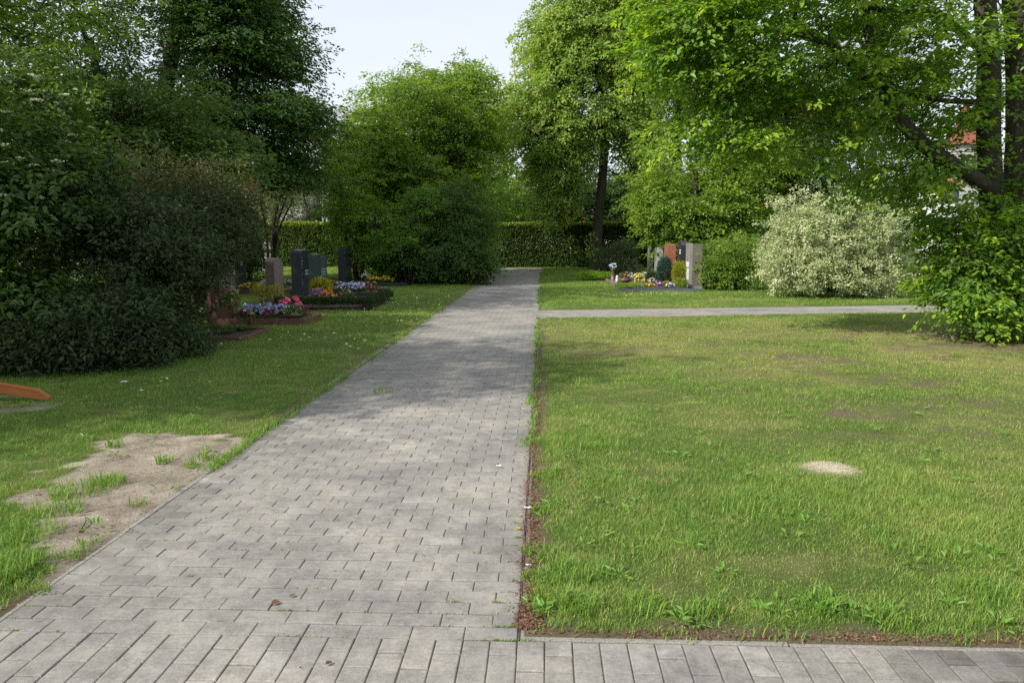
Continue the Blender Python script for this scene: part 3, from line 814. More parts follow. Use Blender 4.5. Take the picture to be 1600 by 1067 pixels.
# ------------------------------------------------------------------ trees
def build_trees():
    L = lambda *a, **k: leaf_mat(*a, **k)
    m_dark = L('dark_beech_leaves', (.018, .045, .012), (.040, .085, .018), (.07, .12, .02), .30)
    m_mid = L('hornbeam_leaves', (.030, .075, .010), (.095, .165, .016), (.18, .24, .02), .48)
    m_light = L('maple_leaves', (.042, .090, .012), (.105, .165, .020), (.16, .19, .035), .42)
    m_linden = L('linden_leaves', (.068, .125, .022), (.15, .215, .045), (.19, .20, .07), .38)
    m_grey = L('birch_leaves', (.055, .080, .035), (.11, .14, .065), None, .35)
    m_dog = L('dogwood_leaves', (.026, .058, .012), (.058, .104, .020), (.09, .14, .03), .28)
    m_barb = L('barberry_leaves', (.020, .034, .010), (.038, .050, .014), (.085, .048, .016), .3)
    m_ever = L('evergreen_sprays', (.014, .030, .010), (.034, .058, .018), (.10, .15, .02), .2)
    m_var = L('variegated_leaves', (.26, .35, .13), (.56, .61, .34), (.76, .77, .54), .30)
    m_hedge = L('hedge_leaves', (.012, .030, .005), (.070, .120, .018), (.17, .22, .03), .30)
    bd, bg_, bt = M['bark_dark'], M['bark_grey'], M['bark_thin']

    # near hornbeam standing at the lawn's edge
    base = G(1562, 522)
    p = lambda x, y, Y: S(x, y, Y)
    stems = [
        ([base + (0, 0, -.1), p(1558, 440, 12.3), p(1551, 330, 12.3), p(1545, 220, 12.3), p(1545, 110, 12.25), p(1538, 0, 12.2), p(1520, -180, 12.0), p(1500, -420, 12)], [.27, .20, .175, .165, .155, .145, .10, .03]),
        ([base + (.10, .05, -.1), p(1575, 430, 12.5), p(1586, 300, 12.6), p(1592, 180, 12.6), p(1590, 60, 12.6), p(1586, -60, 12.6), p(1640, -300, 12.8), p(1660, -500, 12.8)], [.22, .18, .17, .175, .17, .14, .09, .03]),
        ([p(1556, 300, 12.25), p(1500, 264, 12.0), p(1445, 228, 11.8), p(1406, 182, 11.6), p(1384, 125, 11.5), p(1358, 60, 11.4), p(1342, -60, 11.3), p(1300, -220, 11)], [.13, .11, .10, .095, .08, .065, .05, .02]),
        ([p(1336, 104, 11.45), p(1290, 68, 11.2), p(1225, 50, 11), p(1150, 46, 10.9), p(1070, 42, 10.8)], [.05, .042, .033, .025, .012]),
        ([p(1400, 176, 11.6), p(1370, 140, 11.5), p(1336, 104, 11.45)], [.07, .06, .05]),
        ([p(1546, 90, 12.2), p(1470, 28, 11.8), p(1390, 18, 11.4), p(1300, -10, 11.2), p(1200, -60, 11)], [.07, .055, .045, .03, .015]),
        ([p(1548, 160, 12.2), p(1480, 158, 11.9), p(1420, 148, 11.5), p(1350, 155, 11.2), p(1260, 175, 11)], [.05, .035, .028, .02, .010]),
        ([p(1586, 260, 12.6), p(1650, 180, 12.2), p(1720, 60, 12.2)], [.09, .07, .03]),
        ([p(1560, 350, 12.2), p(1520, 380, 11.6), p(1480, 420, 11.3)], [.03, .02, .01]),
    ]
    bl = [B(1300, 60, 11.5, 220, 110, 1.3, 1.35), B(1120, 80, 11.2, 110, 90, 1.0, 1.0), B(1090, 20, 11, 110, 80, 1.0, .8), B(1380, -60, 11.8, 220, 120, 1.6, .8), B(1250, 190, 11.4, 140, 60, .9, 1.0), B(1130, 215, 11.2, 90, 45, .7, .7),
          B(1400, 260, 11.9, 110, 60, .9, .7), B(1500, 120, 12.2, 110, 120, 1.3, .35), B(1640, 60, 12.8, 120, 180, 1.5, .3), B(1530, -200, 12.2, 260, 150, 1.8, .6), B(1440, 160, 12.3, 90, 90, 1.0, .7), B(1475, 300, 12.3, 66, 50, .7, 1.2), B(1295, -125, 9.3, 130, 75, 1.0, .9)]  # last blob is unseen crown above, added to shade the low skirt
    rg = np.random.default_rng(22)
    sk = [B(1550, 395, 11.9, 90, 85, 1.0, 1.2), B(1508, 452, 11.6, 46, 42, .6, .9), B(1575, 478, 11.5, 80, 44, .6, 1.0), B(1660, 400, 12, 90, 110, 1.0, .9), B(1500, 365, 12.1, 48, 34, .7, .7), B(1590, 300, 12.4, 60, 60, .8, .4)]
    xs = blob_points(sk, 560, rg, 2.0, .24, 1.5, 9)
    r, pt = grow('hornbeam_tree', 'near dark-trunked hornbeam reaching a long limb over the lawn', 'tree', base, stems, bl, 1900, 34, .086, m_mid, bd, seed=21, spray=(.50, .17, .03), droop=.14, messy=.28, full=True, gap=.33, gscale=1.3, r_twig=.003, tint_mid=.40, tips=.18, aspect=.54, extra_sprays=xs)
    # tall dark tree on the left
    base = S(250, 420, 23); base[2] = 0
    st = [trunk_to(base, S(260, -260, 23), .26, .05, seed=1), trunk_to(base + (.3, .2, 0), S(420, -40, 22.5), .15, .04, seed=2), trunk_to(base, S(120, -60, 23), .15, .04, seed=3)]
    bl = [B(230, 60, 23.5, 210, 150, 4.0), B(372, 110, 22.5, 80, 110, 2.4, 1.3), B(405, 200, 22, 80, 60, 2.0, 1.3), B(300, -90, 23, 130, 150, 3.5, .7), B(140, 210, 23, 190, 90, 3.5), B(345, 15, 22.5, 75, 90, 2.4, 1.1), B(300, 250, 22, 130, 50, 2.5), B(448, 172, 22, 52, 26, 1.6, 1.2), B(418, 85, 22.3, 50, 28, 1.8, 1.0), B(385, 0, 22.3, 50, 34, 1.8, .9), B(440, 265, 22, 45, 28, 1.4, .9)]
    grow('beech_tree', 'tall dark broad tree towering behind the shrubs, layered branches against the sky', 'tree', base, st, bl, 3300, 44, .125, m_dark, bd, seed=31, spray=(1.15, .30, .04), droop=.14, messy=.25, gap=.33, gscale=.55, r_twig=.005, tint_mid=.4, flat=.3)
    # paler tree reaching in at the left edge
    base = np.array((-12.2, 12.6, 0.))
    grow('ash_tree', 'fresh green tree reaching in at the upper left corner', 'tree', base, [trunk_to(base, base + (.3, 0, 11), .2, .04, seed=5)],
         [(-11.6, 12.6, 6.4, 3.0, 2.4, 2.6, 1), (-12.2, 13, 9.6, 2.8, 2.6, 2.6, 1), (-9.4, 13.4, 6.0, 2.2, 1.8, 1.8, .7), (-11.6, 9.0, 4.6, 2.0, 2.0, 2.0, .7)], 1250, 42, .11, m_light, bd, seed=41, spray=(.75, .28, .05), gap=.26)
    base = np.array((-12.4, 2.6, 0.))
    grow('plane_tree', 'tall tree out on the left, shading the shrubs', 'tree', base, [trunk_to(base, base + (.5, .3, 10), .25, .05, seed=6)],
         [(-12.2, 2.2, 8.6, 2.6, 1.8, 2.4, 1), (-11.8, 3.6, 5.4, 2.8, 2.4, 2.4, 1)], 1200, 42, .12, m_light, bd, seed=43, spray=(.8, .3, .06), gap=.24)
    base = np.array((-20.5, 14.0, 0.))
    grow('plane_tree', 'big tree out of sight behind the shrubs on the left', 'tree', base, [trunk_to(base, base + (.5, .3, 16), .35, .06, seed=7)],
         [(-20, 14, 11, 4.2, 4.4, 4.2, 1), (-19, 16, 7, 4.2, 4.0, 3.5, 1)], 1100, 42, .17, m_dark, bd, seed=44, spray=(1.1, .4, .08), gap=.22)

    # near left shrubs
    base = S(20, 500, 10.2); base[2] = 0
    bl = [B(30, 230, 9.6, 110, 120, 1.0, 1), B(60, 340, 9.2, 95, 90, .8, 1), B(-40, 380, 9, 130, 150, 1.0, .8), B(120, 290, 9.8, 60, 80, .7, .7), B(40, 130, 10.2, 80, 60, .8, .6), B(20, 470, 8.9, 120, 80, .7, .9)]
    r, pt = grow('dogwood_shrub', 'tall dogwood bush dotted with flat cream flower heads, at the left edge', 'shrub', base, bush_stems(base, 2.4, 7, 1.0, .016, 51), bl, 700, 36, .085, m_dog, bt, seed=51, spray=(.34, .18, .04), droop=.10, full=True, gap=.36, gscale=1.2, r_twig=.003, aspect=.55)
    rg = np.random.default_rng(52)
    # flat cream flower heads sit on the spray ends that face the light
    sel = pt[(pt[:, 1] < 9.9) & (pt[:, 2] > 1.2)]; sel = sel[rg.permutation(len(sel))[:120]]
    P = (sel[:, None] + rg.normal(0, 1, (len(sel), 22, 3)) * np.array((.028, .028, .007))).reshape(-1, 3) + np.array((.08, -.34, .13))
    V, F, cl = blossoms(P, .013, [(.62, .64, .42), (.52, .58, .34)], rg, up=1.2)
    arr_mesh('flower_heads', V, F, M['petals'], r, {'col': cl})

    base = S(225, 500, 10.3); base[2] = 0
    bl = [B(205, 420, 9.9, 105, 120, 1.0, 1.3), B(240, 390, 10.4, 46, 80, .9, 1), B(150, 500, 9.0, 110, 70, .7, 1.1), B(200, 515, 9.2, 58, 60, .6, 1.1), B(330, 335, 11.6, 48, 42, .7, .7), B(214, 470, 9.6, 46, 80, .6, .9), B(338, 378, 12.1, 40, 34, .4, .35), B(100, 545, 8.7, 80, 36, .5, .8)]
    grow('evergreen_shrub', 'dense dull green shrub drooping over the first graves', 'shrub', base, bush_stems(base, 2.0, 7, 1.1, .018, 61), bl, 1250, 50, .072, m_ever, bt, seed=61, spray=(.55, .14, .045), droop=.24, messy=.7, gap=.36, gscale=1.2, r_twig=.003, tint_mid=.38, aspect=.4)
    base = S(235, 400, 12.6); base[2] = 0
    bl = [B(225, 300, 12.2, 85, 70, 1.0, 1.0), B(318, 305, 12.4, 60, 60, .8, 1), B(372, 330, 12.8, 24, 34, .5, .6), B(235, 400, 11.2, 50, 80, .7, .6)]
    grow('barberry_shrub', 'bronze leaved barberry bush rising behind the dull green shrub', 'shrub', base, bush_stems(base, 2.1, 8, 1.2, .022, 63), bl, 560, 50, .055, m_barb, bt, seed=63, spray=(.5, .14, .05), droop=.25, messy=.8, gap=.34, gscale=1.2, r_twig=.0025, tint_mid=.32, tips=.35, flat=1.0, aspect=.5)
    base = S(300, 420, 15); base[2] = 0
    bl = [B(140, 230, 14.5, 170, 110, 1.5, 1), B(320, 255, 15, 95, 60, 1.2, 1.0), B(60, 330, 14, 160, 160, 1.2, 1), B(270, 400, 14.5, 90, 110, 1.0, .6), B(240, 180, 15, 110, 60, 1.2, .8)]
    grow('hazel_shrub', 'big mid green bush filling the gap under the tall dark tree', 'shrub', base, bush_stems(base, 2.6, 9, 2.0, .035, 65), bl, 950, 44, .095, m_dog, bt, seed=65, spray=(.5, .24, .06), gap=.24, tint_mid=.45)
    # low box with lime shoot tips
    base = S(90, 500, 9.4); base[2] = 0
    bl = [B(75, 535, 8.8, 85, 45, .6, 1), B(-20, 530, 8.6, 90, 60, .6, 1), B(170, 545, 9.1, 70, 38, .5, .8), B(260, 545, 9.5, 60, 32, .4, .7)]
    grow('box_shrub', 'low dark shrub at the lawn edge with lime green shoot tips', 'shrub', base, bush_stems(base, .7, 6, .7, .010, 67), bl, 700, 54, .052, m_ever, bt, seed=67, spray=(.24, .10, .03), droop=.10, messy=.8, gap=.25, gscale=2.2, r_twig=.002, tint_mid=.42, tips=.10, aspect=.5)

    # bare-stemmed shrub between graves and hedge
    base = S(421, 400, 29); base[2] = 0
    grow('spindle_shrub', 'thin many-stemmed shrub with bare grey stems in front of the hedge', 'shrub', base, bush_stems(base, 3.4, 7, 1.6, .05, 71), [B(425, 275, 29, 60, 45, 1.4, 1), B(395, 330, 29, 30, 50, 1, .5)], 190, 26, .09, m_grey, bt, seed=71, spray=(.5, .22, .06), gap=.2)
    # yew-like low dark mass under the left trees
    base = S(385, 400, 27); base[2] = 0
    grow('laurel_shrub', 'dark green bush beside the hedge end behind the brown headstone', 'shrub', base, bush_stems(base, 1.6, 6, 1.0, .03, 73), [B(375, 395, 26.5, 42, 55, 1.0, 1), B(330, 370, 26, 60, 80, 1.2, 1)], 330, 46, .09, m_dark, bt, seed=73, spray=(.4, .2, .06), gap=.1)

    # beyond the hedge, left
    base = S(492, 360, 46); base[2] = 0
    grow('willow_tree', 'thin grey green tree with open top behind the hedge', 'tree', base, [trunk_to(base, S(500, 170, 46), .16, .03, seed=8), trunk_to(base, S(450, 200, 46), .12, .03, seed=9)], [B(500, 215, 46, 60, 50, 2.5, .8), B(470, 290, 46, 75, 55, 2.5, 1), B(540, 280, 45, 45, 60, 2, 1)], 520, 30, .13, m_grey, bg_, seed=81, spray=(.9, .25, .10), droop=.35, messy=.6, gap=.34, gscale=.4, r_twig=.007)
    base = S(430, 360, 52); base[2] = 0
    grow('alder_tree', 'darker full tree behind the hedge, left of the thin grey green one', 'tree', base, [trunk_to(base, S(430, 230, 52), .2, .04, seed=10)], [B(420, 310, 52, 75, 60, 3, 1), B(360, 280, 52, 80, 90, 3, 1), B(560, 330, 52, 60, 50, 3, .8), B(500, 340, 50, 80, 32, 2, .9)], 520, 36, .17, m_dark, bd, seed=83, spray=(1.0, .5, .15), gap=.30, gscale=.35, r_twig=.01)
    base = S(515, 360, 43); base[2] = 0
    grow('spruce_tree', 'small dark spruce tree just behind the hedge', 'tree', base, [trunk_to(base, S(516, 262, 43), .10, .02, bend=.03, seed=11)], [B(515, 335, 43, 26, 26, .9, 1), B(516, 305, 43, 18, 26, .7, .8), B(516, 280, 43, 9, 20, .35, .5)], 200, 40, .09, m_ever, bd, seed=85, spray=(.6, .2, .05), droop=.25, gap=.1, tint_mid=.2)

    # middle group
    base = S(640, 400, 31); base[2] = 0
    st = [trunk_to(base, S(650, 130, 31), .17, .04, seed=12), trunk_to(base, S(720, 160, 31), .13, .03, seed=13), trunk_to(base, S(580, 220, 30.5), .12, .03, seed=14)]
    bl = [B(650, 210, 31, 95, 80, 2.6, 1.1), B(722, 190, 31.5, 68, 80, 2.4, 1), B(590, 260, 30, 65, 70, 2, 1), B(700, 290, 30.5, 90, 60, 2.2, 1), B(630, 320, 30, 80, 60, 2, .9), B(735, 130, 32, 45, 28, 1.6, .6), B(655, 140, 31.5, 40, 30, 1.6, .6), B(610, 375, 27.5, 70, 50, 1.6, .9), B(700, 355, 28, 75, 50, 1.6, .9), B(560, 330, 28, 40, 55, 1.4, .7)]
    grow('maple_tree', 'broad light green maple left of the path end', 'tree', base, st, bl, 2150, 46, .13, m_light, bd, seed=91, spray=(.85, .26, .05), droop=.16, messy=.35, gap=.36, gscale=.75, r_twig=.004, tint_mid=.40, tips=.14, flat=.8)
    base = S(605, 400, 40); base[2] = 0
    grow('robinia_tree', 'taller green tree showing behind the broad maple', 'tree', base, [trunk_to(base, S(610, 130, 40), .2, .04, seed=15)], [B(600, 190, 40, 50, 60, 2.4, 1), B(650, 160, 41, 55, 50, 2.4, 1), B(570, 270, 40, 40, 70, 2, 1), B(745, 170, 41, 40, 65, 2, .9), B(770, 290, 41, 50, 60, 2, .9)], 800, 40, .14, m_mid, bd, seed=93, spray=(.8, .3, .08), gap=.28, gscale=.5)
    base = S(560, 420, 26.5); base[2] = 0
    grow('elder_shrub', 'yellow green bush spilling out on the left flank of the maple', 'shrub', base, bush_stems(base, 3.0, 7, 1.5, .035, 101), [B(548, 300, 27, 34, 60, 1.2, 1), B(570, 360, 26.5, 42, 45, 1.1, 1), B(530, 230, 28, 26, 40, 1, .6)], 360, 40, .11, m_light, bt, seed=101, spray=(.5, .24, .06), gap=.22, tint_mid=.5)
    base = S(640, 440, 24.6); base[2] = 0
    grow('rose_shrub', 'dark round bush with arching shoots right behind the yellow flower graves', 'shrub', base, bush_stems(base, 2.0, 8, 1.2, .03, 103), [B(632, 392, 25.2, 46, 46, 1.0, 1), B(668, 350, 26, 46, 56, 1.1, .9), B(608, 415, 24.9, 26, 24, .5, .6), B(590, 360, 26.2, 34, 34, .8, .5)], 820, 44, .095, m_mid, bt, seed=103, spray=(.6, .2, .05), droop=.25, messy=.5, gap=.38, gscale=.9, r_twig=.003, tint_mid=.22, flat=1.0)
    base = S(705, 438, 25.2); base[2] = 0
    grow('yew_shrub', 'dark green bush leaning over the left edge of the path', 'shrub', base, bush_stems(base, 1.8, 8, 1.2, .03, 105), [B(700, 395, 25.2, 52, 45, 1.0, 1), B(735, 410, 25.0, 30, 28, .6, .8), B(705, 340, 26, 60, 46, 1.2, .9)], 760, 44, .10, m_dog, bt, seed=105, spray=(.6, .2, .05), droop=.3, messy=.6, gap=.37, gscale=.9, r_twig=.003, tint_mid=.32, flat=1.0)

    # linden
    base = S(930, 418, 36.2); base[2] = 0
    px = lambda x, y: S(x, y, 36.2)
    st = [([base, px(932, 380), px(936, 330), px(942, 270), px(945, 210), px(943, 140), px(945, 60), px(938, -40), px(930, -180)], [.34, .24, .21, .20, .18, .16, .13, .09, .03]),
          ([px(942, 150), px(925, 90), px(915, 20), px(905, -60)], [.09, .08, .06, .02]), ([px(944, 200), px(975, 120), px(985, 40), px(1000, -40)], [.09, .07, .05, .02])]
    bl = [B(862, 70, 36, 56, 50, 2.0, .9), B(915, 40, 36, 78, 80, 2.6, 1), B(985, 60, 36, 60, 120, 2.4, 1), B(850, 190, 35.5, 70, 75, 2.2, 1.3), B(920, 150, 36, 90, 90, 2.8, 1), B(860, 270, 35.4, 55, 45, 1.8, 1.1), B(880, 320, 35.6, 30, 28, 1.2, .7), B(1000, 220, 36.3, 40, 60, 1.8, .7), B(920, -90, 36, 110, 80, 3, .8), B(868, 315, 35.2, 34, 36, 1.2, .9), B(1005, 270, 36, 36, 46, 1.4, .8), B(900, 235, 35.4, 40, 50, 1.4, .8)]
    grow('linden_tree', 'tall linden with drooping pale foliage standing before the hedge', 'tree', base, st, bl, 3900, 44, .12, m_linden, bd, seed=111, spray=(.55, .24, .08), droop=.55, messy=.55, gap=.30, gscale=.6, r_twig=.005, tint_mid=.42, tips=.25, flat=.2, aspect=.75)
    # epicormic shoots on the linden base
    rg = np.random.default_rng(113)
    V, F, T = leafblob([B(925, 385, 36, 10, 22, .3), B(930, 400, 35.9, 8, 12, .3)], 260, .11, rg, 2, 0, .8, .6, False, 7)
    arr_mesh('basal_shoots', V, F, m_linden, bpy.data.objects['linden_tree'], {'tint': T})

    # right middle trees
    base = S(1085, 420, 29); base[2] = 0
    grow('field_maple_tree', 'rounded fresh green tree behind the right-hand headstones', 'tree', base, [trunk_to(base, S(1085, 180, 29), .15, .03, seed=16), trunk_to(base, S(1150, 240, 29), .1, .03, seed=17)],
         [B(1070, 250, 29, 80, 70, 2.0, 1.1), B(1045, 320, 28.6, 55, 45, 1.4, .9), B(1110, 330, 28.4, 75, 60, 1.6, 1), B(1150, 260, 29, 80, 80, 2.0, 1), B(1080, 375, 28.2, 60, 30, 1.0, .7)], 1300, 44, .12, m_light, bd, seed=121, spray=(.75, .24, .05), droop=.14, messy=.4, gap=.34, gscale=.9, r_twig=.004, tint_mid=.45, tips=.12, flat=.8)
    base = S(1240, 400, 31); base[2] = 0
    grow('ash_tree', 'dark leafy tree filling the space behind the white-flecked bush', 'tree', base, [trunk_to(base, S(1250, 150, 31), .18, .04, seed=18)],
         [B(1240, 300, 31, 95, 80, 2.4, 1.1), B(1200, 200, 31, 100, 80, 2.4, 1), B(1340, 330, 32, 80, 65, 2.2, 1), B(1280, 180, 32, 110, 90, 2.5, .8)], 1250, 42, .135, m_dark, bd, seed=123, spray=(.7, .3, .07), gap=.22, gscale=.6, tint_mid=.45)
    base = S(1360, 400, 36); base[2] = 0
    grow('birch_tree', 'grey green birch with hanging twigs behind the near tree limb', 'tree', base, [trunk_to(base, S(1370, 10, 36), .16, .03, seed=19), trunk_to(base, S(1320, 60, 36), .1, .03, seed=20)],
         [B(1350, 120, 36, 90, 110, 2.8, 1), B(1390, 240, 36, 55, 90, 2, 1), B(1300, 200, 36, 60, 110, 2.2, .8), B(1420, 60, 36, 60, 100, 2, .5)], 950, 40, .085, m_grey, bg_, seed=125, spray=(.9, .16, .10), droop=1.1, messy=.8, gap=.33, gscale=.5, flat=.1, r_twig=.005)
    base = S(1060, 400, 44); base[2] = 0
    grow('oak_tree', 'tall dense green tree standing back between linden and hornbeam', 'tree', base, [trunk_to(base, S(1060, -60, 44), .3, .06, seed=22)],
         [B(1060, 90, 44, 90, 110, 3.5, 1), B(1020, 190, 43, 60, 80, 2.6, .9), B(1130, 160, 44, 90, 110, 3.5, 1), B(1080, -50, 44, 100, 90, 3.5, .8)], 1150, 42, .16, m_mid, bd, seed=127, spray=(.9, .4, .1), gap=.27, gscale=.45, tint_mid=.35)
    for i, (x, Y, w, h, lab, sd) in enumerate(((800, 50, 75, 70, 'dark bush-like tree beyond the hedge by the path end', 1), (900, 48, 90, 70, 'dark low tree beyond the hedge behind the linden trunk', 2), (1000, 47, 70, 80, 'dark tree beyond the hedge to the right of the linden', 3),
                                       (640, 52, 90, 110, 'dark tree far behind the broad maple', 4), (730, 54, 60, 120, 'shaded green tree far behind, seen through the maple top', 5), (1170, 48, 110, 90, 'dark tree deep behind the right-hand trees', 6), (200, 40, 200, 150, 'dark tree far behind the tall left tree', 7), (1300, 52, 100, 60, 'dark low tree far behind the birch', 8))):
        base = S(x, 360, Y); base[2] = 0
        grow('background_tree', lab, 'tree', base, [trunk_to(base, S(x, 370 - h * 1.3, Y), .2, .04, seed=30 + i)], [B(x, 360 - h * .45, Y, w, h * .6, 3, 1.2), B(x + w * .3, 365 - h, Y, w * .6, h * .5, 2.5, .8), B(x - w * .4, 372 - h * .7, Y, w * .5, h * .6, 2.5, .7)], 420, 34, .20, m_dark, bd, seed=130 + i, spray=(1.0, .5, .15), gap=.18, gscale=.4, r_twig=.01, group='dark trees beyond the hedge')

    # right lower shrubs
    base = G(1150, 452)
    grow('snowball_shrub', 'fresh green bush between the grey headstone and the white-flecked bush', 'shrub', base, bush_stems(base, 1.4, 7, .7, .02, 141), [B(1145, 405, 22.8, 44, 38, .8, 1), B(1125, 425, 22.4, 26, 26, .5, .6), B(1175, 420, 22.6, 28, 30, .5, .7)], 430, 40, .075, m_light, bt, seed=141, spray=(.50, .16, .05), messy=.6, gap=.34, gscale=1.5, r_twig=.003, tint_mid=.25, tips=.25, flat=1.1)
    base = G(1300, 458)
    bl = [B(1300, 372, 20.4, 96, 70, 1.4, 1.2), B(1250, 402, 20, 66, 56, 1.0, .9), B(1370, 388, 20.3, 58, 68, 1.0, .9), B(1315, 428, 19.6, 84, 40, .8, 1), B(1235, 330, 20.3, 26, 32, .5, .45), B(1340, 318, 20.4, 24, 28, .4, .35), B(1375, 435, 19.8, 36, 28, .6, .6)]
    rg = np.random.default_rng(144)
    vs = []
    for k in range(75):
        a = rg.uniform(0, 6.28); e = rg.uniform(.0, 1.2); c0 = S(1300, 385, 20.2); q = c0 + np.array((math.cos(a) * math.cos(e) * 1.45, math.sin(a) * math.cos(e) * 1.2, math.sin(e) * 1.12)) * rg.uniform(.95, 1.18)
        vs.append(q)
    vs = np.array(vs)
    grow('variegated_dogwood', 'rounded bush with white-edged leaves beside the side path', 'shrub', base, bush_stems(base, 2.2, 9, 1.3, .025, 143), bl, 1250, 56, .064, m_var, bt, seed=143, spray=(.30, .11, .04), droop=.02, messy=.8, gap=.30, gscale=1.3, r_twig=.003, tint_mid=.36, tips=.3, aspect=.48, flat=1.0, extra_sprays=vs)
    return dict(hedge=m_hedge, ever=m_ever, dark=m_dark, mid=m_mid, light=m_light, dog=m_dog, grey=m_grey)

def build_hedge(mat):
    rg = np.random.default_rng(17)
    x0, x1, y0, y1, zt = -15.5, 7.6, 38.4, 39.5, 2.12
    root = empty('hornbeam_hedge', ((x0 + x1) / 2, y0, 0), label='long clipped hedge closing off the view at the end of the path', cat='hedge')
    n = 200000
    face = rg.uniform(0, 1, n)
    x = rg.uniform(x0, x1, n); dep = np.where(rg.uniform(0, 1, n) < .35, rg.uniform(.1, .8, n), rg.exponential(.09, n))
    yf = y0 + dep + .06 * fbm(x, rg.uniform(0, 2, n), 1.5, 5); z = rg.uniform(.04, zt, n)
    top = face > .62
    zt_l = zt + .08 * (fbm(x, x * 0, 1.2, 9) - .5) * 2 + .04 * (fbm(x, x * 0, 6, 19) - .5)
    y = np.where(top, rg.uniform(y0, y1, n), yf); z = np.where(top, zt_l - np.minimum(dep, .4) + rg.exponential(.02, n), np.minimum(z, zt_l))
    keep = (fbm(x, z + y, 3.5, 44) > .22) | top | (dep > .12)
    x, y, z, top = x[keep], y[keep], z[keep], top[keep]; n = len(x)
    ax = rg.normal(0, .7, (n, 3)) + np.where(top[:, None], np.array((0, -.2, .9)), np.array((0, -.5, -.2)))
    nr = rg.normal(0, .95, (n, 3)) + np.where(top[:, None], np.array((0, 0, 1.)), np.array((0, -.5, .5)))
    t = np.clip(.15 + .25 * fbm(x, z, 2.5, 46) + rg.normal(0, .2, n), 0, .7); brighter = (z > zt - .10) & (rg.uniform(0, 1, n) < .75); t = np.where(brighter, rg.uniform(.7, 1, n), t)  # upper leaves mostly get the bright tint: sunlit top put into colour
    V, F, T = leaves(np.stack((x, y, z), 1), ax, nr, .105, rg, t, False, .6)
    arr_mesh('foliage', V, F, mat, root, {'tint': T})
    m = 150; xs = np.linspace(x0 + .1, x1 - .1, m) + rg.normal(0, .03, m); ys = rg.uniform(y0 + .35, y1 - .4, m)
    P0 = np.stack((xs, ys, 0 * xs), 1); P1 = P0 + np.stack((rg.normal(0, .15, m), rg.normal(0, .1, m), np.full(m, 1.9)), 1)
    Pm = []; 
    for k in range(5):
        a = rg.integers(0, m, m); h = rg.uniform(.2, 1.6, m); s = P0[a] + (P1[a] - P0[a]) * (h / 1.9)[:, None]; Pm.append((s, s + np.stack((rg.normal(0, .35, m), rg.normal(0, .25, m), rg.uniform(.1, .4, m)), 1)))
    A = np.concatenate([P0] + [q[0] for q in Pm]); Bb = np.concatenate([P1] + [q[1] for q in Pm])
    V, F = tubes(A, Bb, np.concatenate((np.full(m, .03), np.full(5 * m, .01))), np.concatenate((np.full(m, .012), np.full(5 * m, .004))), 5)
    arr_mesh('stems', V, F, M['bark_dark'], root)

# ------------------------------------------------------------------ graves
def headstone(label, x0, x1, y0, y1, z1, mat, facing, outline=None, side=None, base=None, marks=(), markmat=None, z0=0.0, base_mat=None, kind='headstone', markh=.03):
    """facing: +1 the inscription looks to +x, -1 to -x. outline: (u,v) polygon of the front, side: (u,v) polygon of the narrow side."""
    cx, cy = (x0 + x1) / 2, (y0 + y1) / 2
    root = empty(kind, (cx, cy, 0), label=label, cat='headstone')
    bm = bmesh.new(); hz = z1 - z0
    if side:
        a = [bm.verts.new((x0 + (x1 - x0) * u - cx, y0 - cy, z0 + hz * v)) for u, v in side]; b = [bm.verts.new((x0 + (x1 - x0) * u - cx, y1 - cy, z0 + hz * v)) for u, v in side]
    else:
        outline = outline or [(0, 0), (1, 0), (1, .985), (0, .985)]
        a = [bm.verts.new((x0 - cx, y0 + (y1 - y0) * u - cy, z0 + hz * v)) for u, v in outline]; b = [bm.verts.new((x1 - cx, y0 + (y1 - y0) * u - cy, z0 + hz * v)) for u, v in outline]
    n = len(a); bm.faces.new(a); bm.faces.new(b[::-1])
    for i in range(n): bm.faces.new((a[i], b[i], b[(i + 1) % n], a[(i + 1) % n]))
    bm_obj('stele', bm, mat, root, bevel=.008)
    if base:
        bx0, bx1, by, bh = base
        bm_obj('plinth', bx(bmesh.new(), x0 - bx0 - cx, x1 + bx1 - cx, y0 - by - cy, y1 + by - cy, -.02, bh), base_mat or mat, root, bevel=.006)
    if marks:
        bm = bmesh.new(); rg = random.Random(len(label)); xf = (x1 if facing > 0 else x0)
        for (u0, u1, v0, v1) in marks:      # rows of raised letters
            z = z0 + hz * v1
            while z - markh > z0 + hz * v0 - .001:
                y = y0 + (y1 - y0) * u0; ye = y0 + (y1 - y0) * u1 - rg.uniform(0, .15) * (y1 - y0)
                while y < ye:
                    wl_ = rg.choice((.012, .018, .022)); k = rg.randrange(4)
                    X0, X1 = (xf - .001, xf + .004) if facing > 0 else (xf - .004, xf + .001)
                    X0 -= cx; X1 -= cx; Y = y - cy
                    bx(bm, X0, X1, Y, Y + .006, z - markh, z)
                    if k != 1: bx(bm, X0, X1, Y + wl_ - .006, Y + wl_, z - markh, z)
                    if k != 2: bx(bm, X0, X1, Y + .006, Y + wl_ - .006, z - .007, z)
                    if k != 3: bx(bm, X0, X1, Y + .006, Y + wl_ - .006, z - markh * .55, z - markh * .55 + .006)
                    y += wl_ + .010
                    if rg.random() < .12: y += .02
                z -= markh * 1.6
        bm_obj('inscription', bm, markmat or M['letter'], root)
    return root
